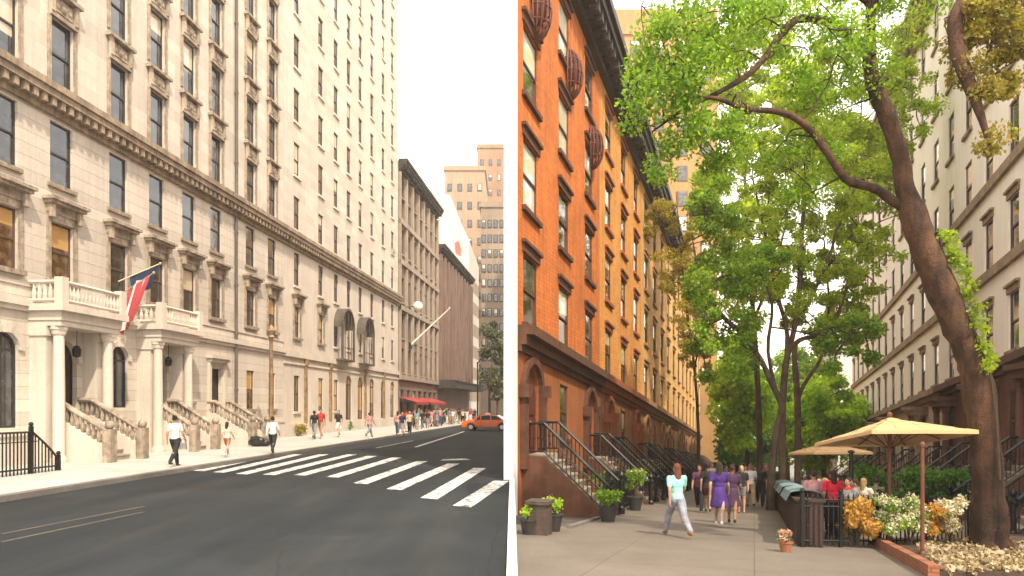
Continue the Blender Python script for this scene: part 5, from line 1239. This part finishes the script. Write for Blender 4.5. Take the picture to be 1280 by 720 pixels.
gs=[(1060,660,'bright red','trousers',(.6,.03,.03),'short',HB,2.0),(1032,668,'black','trousers',BLK,'long',HL,-2.0),(1052,672,'white','trousers',WHC,'short',HD,2.9),(1095,655,'olive','trousers',OLV,'short',HB,-.5),(1024,661,'red','trousers',(.62,.03,.04),'long',HB,2.6),(1016,654,'red and white','trousers',(.60,.20,.18),'short',HD,-1.2),(1068,668,'grey','trousers',GRY,'short',HB,1.2),(1048,648,'maroon','trousers',(.22,.03,.03),'long',HD,1.8),(1012,640,'navy','trousers',NVY,'short',HB,-1.6),(1080,660,'cream','trousers',CRM,'long',HL,-1.0)]
for i,(x,y,nm,kd,t_,h_,hc,rz) in enumerate(gs):
    p=gb(x,y); f=rz
    person('person in %s top seated at a cafe table behind the fence'%nm,kd,'sit',h_,t_,DEN,hc,[0,3,1][i%3],p+Vector((0,0,.0)),f,1.02,group='seated cafe guests')
    chair('dark cafe chair under the guest in the %s top'%nm,p,f)
person('person in bright red top and dark trousers standing behind the cafe fence','trousers','stand','long',(.75,.02,.05),BLK,HB,0,gb(1041,674),ba+.3,.93)
person('person in striped looking pink top and grey trousers standing at the barrier end','trousers','stand','short',(.6,.3,.3),GRY,HB,0,gb(1017,672),ba,.92)
# planting inside the fence
shrub('flowering_bush','golden leaved bush rising over the left length of cafe fence',gb(1071,684),.42,1.2,LGOLD,.075,3600,81)
shrub('flowering_bush','bush with many small cream flowers right of the golden one',gb(1112,686),.40,1.22,LG,.065,2400,82,fl=1500,flm=LW)
shrub('flowering_bush','bush with pale flowers beside the rust brown post',gb(1137,686),.38,1.2,LG,.065,2000,83,fl=1500,flm=LW)
shrub('flowering_bush','bush of orange flowers behind the rust brown post',gb(1162,687),.28,1.08,LO,.06,1000,84,fl=1500,flm=LORG)
shrub('flowering_bush','dense creamy white flowering bush left of the big trunk',gb(1188,688),.32,1.2,LO,.065,700,85,fl=3000,flm=LW)
shrub('flower_pot','terracotta pot of pink flowers at the foot of the barrier',gb(982,690),.16,.22,LG,.05,150,86,pot=TERRA,cat='flower pot',potr=.13,poth=.2,fl=300,flm=LPK)
# hedge and shrubs at right, behind the trunk
for i,(x,y,R_,H_,lf,lab) in enumerate(((1085,640,1.0,1.9,LD,'dark shrub behind the cafe, below the large umbrella'),(1140,645,1.0,1.9,LD,'dark green shrub seen under the right half of the large umbrella'),(1190,648,1.0,1.8,LD,'dark shrub left of the big trunk before the stoops'),(1275,645,1.0,1.9,LG,'bright green shrub right of the big trunk'),(1330,640,1.2,2.4,LD,'dark shrub at the right border of the view'))):
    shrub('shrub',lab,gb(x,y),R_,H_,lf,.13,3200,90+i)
# blue bin
p=gb(1278,664); T=thing('blue_bin','dark blue lidded bin standing right of the big trunk','bin',p,-.2)
BB=flatm('blue_plastic',(.012,.02,.035),.5); mb=MB(); mb.prism([(-.28,-.3,.08),(.28,-.3,.08),(.28,.3,.08),(-.28,.3,.08)],[(-.34,-.36,.98),(.34,-.36,.98),(.34,.36,.98),(-.34,.36,.98)]); mb.build('body',BB,T)
mb=MB(); mb.prism([(-.37,-.4,.983),(.37,-.4,.983),(.37,.4,1.02),(-.37,.4,1.02)],[(-.33,-.36,1.05),(.33,-.36,1.05),(.33,.36,1.09),(-.33,.36,1.09)]); mb.build('lid',BB,T)
for q in(-1,1): mb=MB(); mb.tube([(q*.24,.3,.1),(q*.32,.3,.1)],.1,12); mb.build('wheel',IRON,T)
# ---- left side of the brownstone path: planters and pots
def gv(u,v,w=0): return FB.P(u,v,w)
shrub('flower_pot','dark pot of lime green flowers at the foot of the first stoop',gb(691,664),.30,.40,LY,.07,900,101,pot=POT,cat='flower pot',potr=.24,poth=.42)
shrub('flower_pot','dark pot of lime green leaves at the picture corner by the white wall',gb(661,668),.24,.30,LY,.07,500,102,pot=POT,cat='flower pot',potr=.2,poth=.35)
shrub('flower_pot','dark pot of spreading green leaves between the first two stoops',gb(760,652),.40,.42,LG,.09,900,103,pot=POT,cat='flower pot',potr=.27,poth=.45)
shrub('potted_plant','taller green plant with small white flowers by the second stoop',gb(794,638),.36,1.1,LG,.09,1100,104,pot=POT,cat='plant',potr=.27,poth=.5,fl=120,flm=LW)
for i,(uu,vv,lf,H_) in enumerate(((24.6,-5.6,LR,1.1),(28.4,-5.5,LD,1.3),(33.4,-5.6,LR,1.4),(37.4,-5.5,LD,1.2),(42,-5.6,LD,1.3),(46.6,-5.6,LR,1.2),(52,-5.5,LD,1.4),(60,-5.5,LD,1.5))):
    wh=['first','second','third','fourth','fifth','sixth','seventh','eighth'][i]; shrub('shrub','%s shrub behind the railings of the brownstone row, %s from the white pier'%({LR.name:'rust red',LD.name:'dark green'}[lf.name],wh),gv(uu,vv),.7,H_,lf,.11,1300,110+i)
# stone newel block beside first steps
T=thing('stone_block','dark weathered stone block beside the lime flowers','block',gb(675,668),RB); mb=MB(); mb.box(-.22,.22,-.22,.22,-.1,.7); mb.box(-.27,.27,-.27,.27,.7,.78); mb.build('stone',stone('dark_block',(.09,.06,.045),.4,streak=.4),T)
print('objects',len(bpy.data.objects),'lab',len([o for o in bpy.data.objects if o.get('label')]))
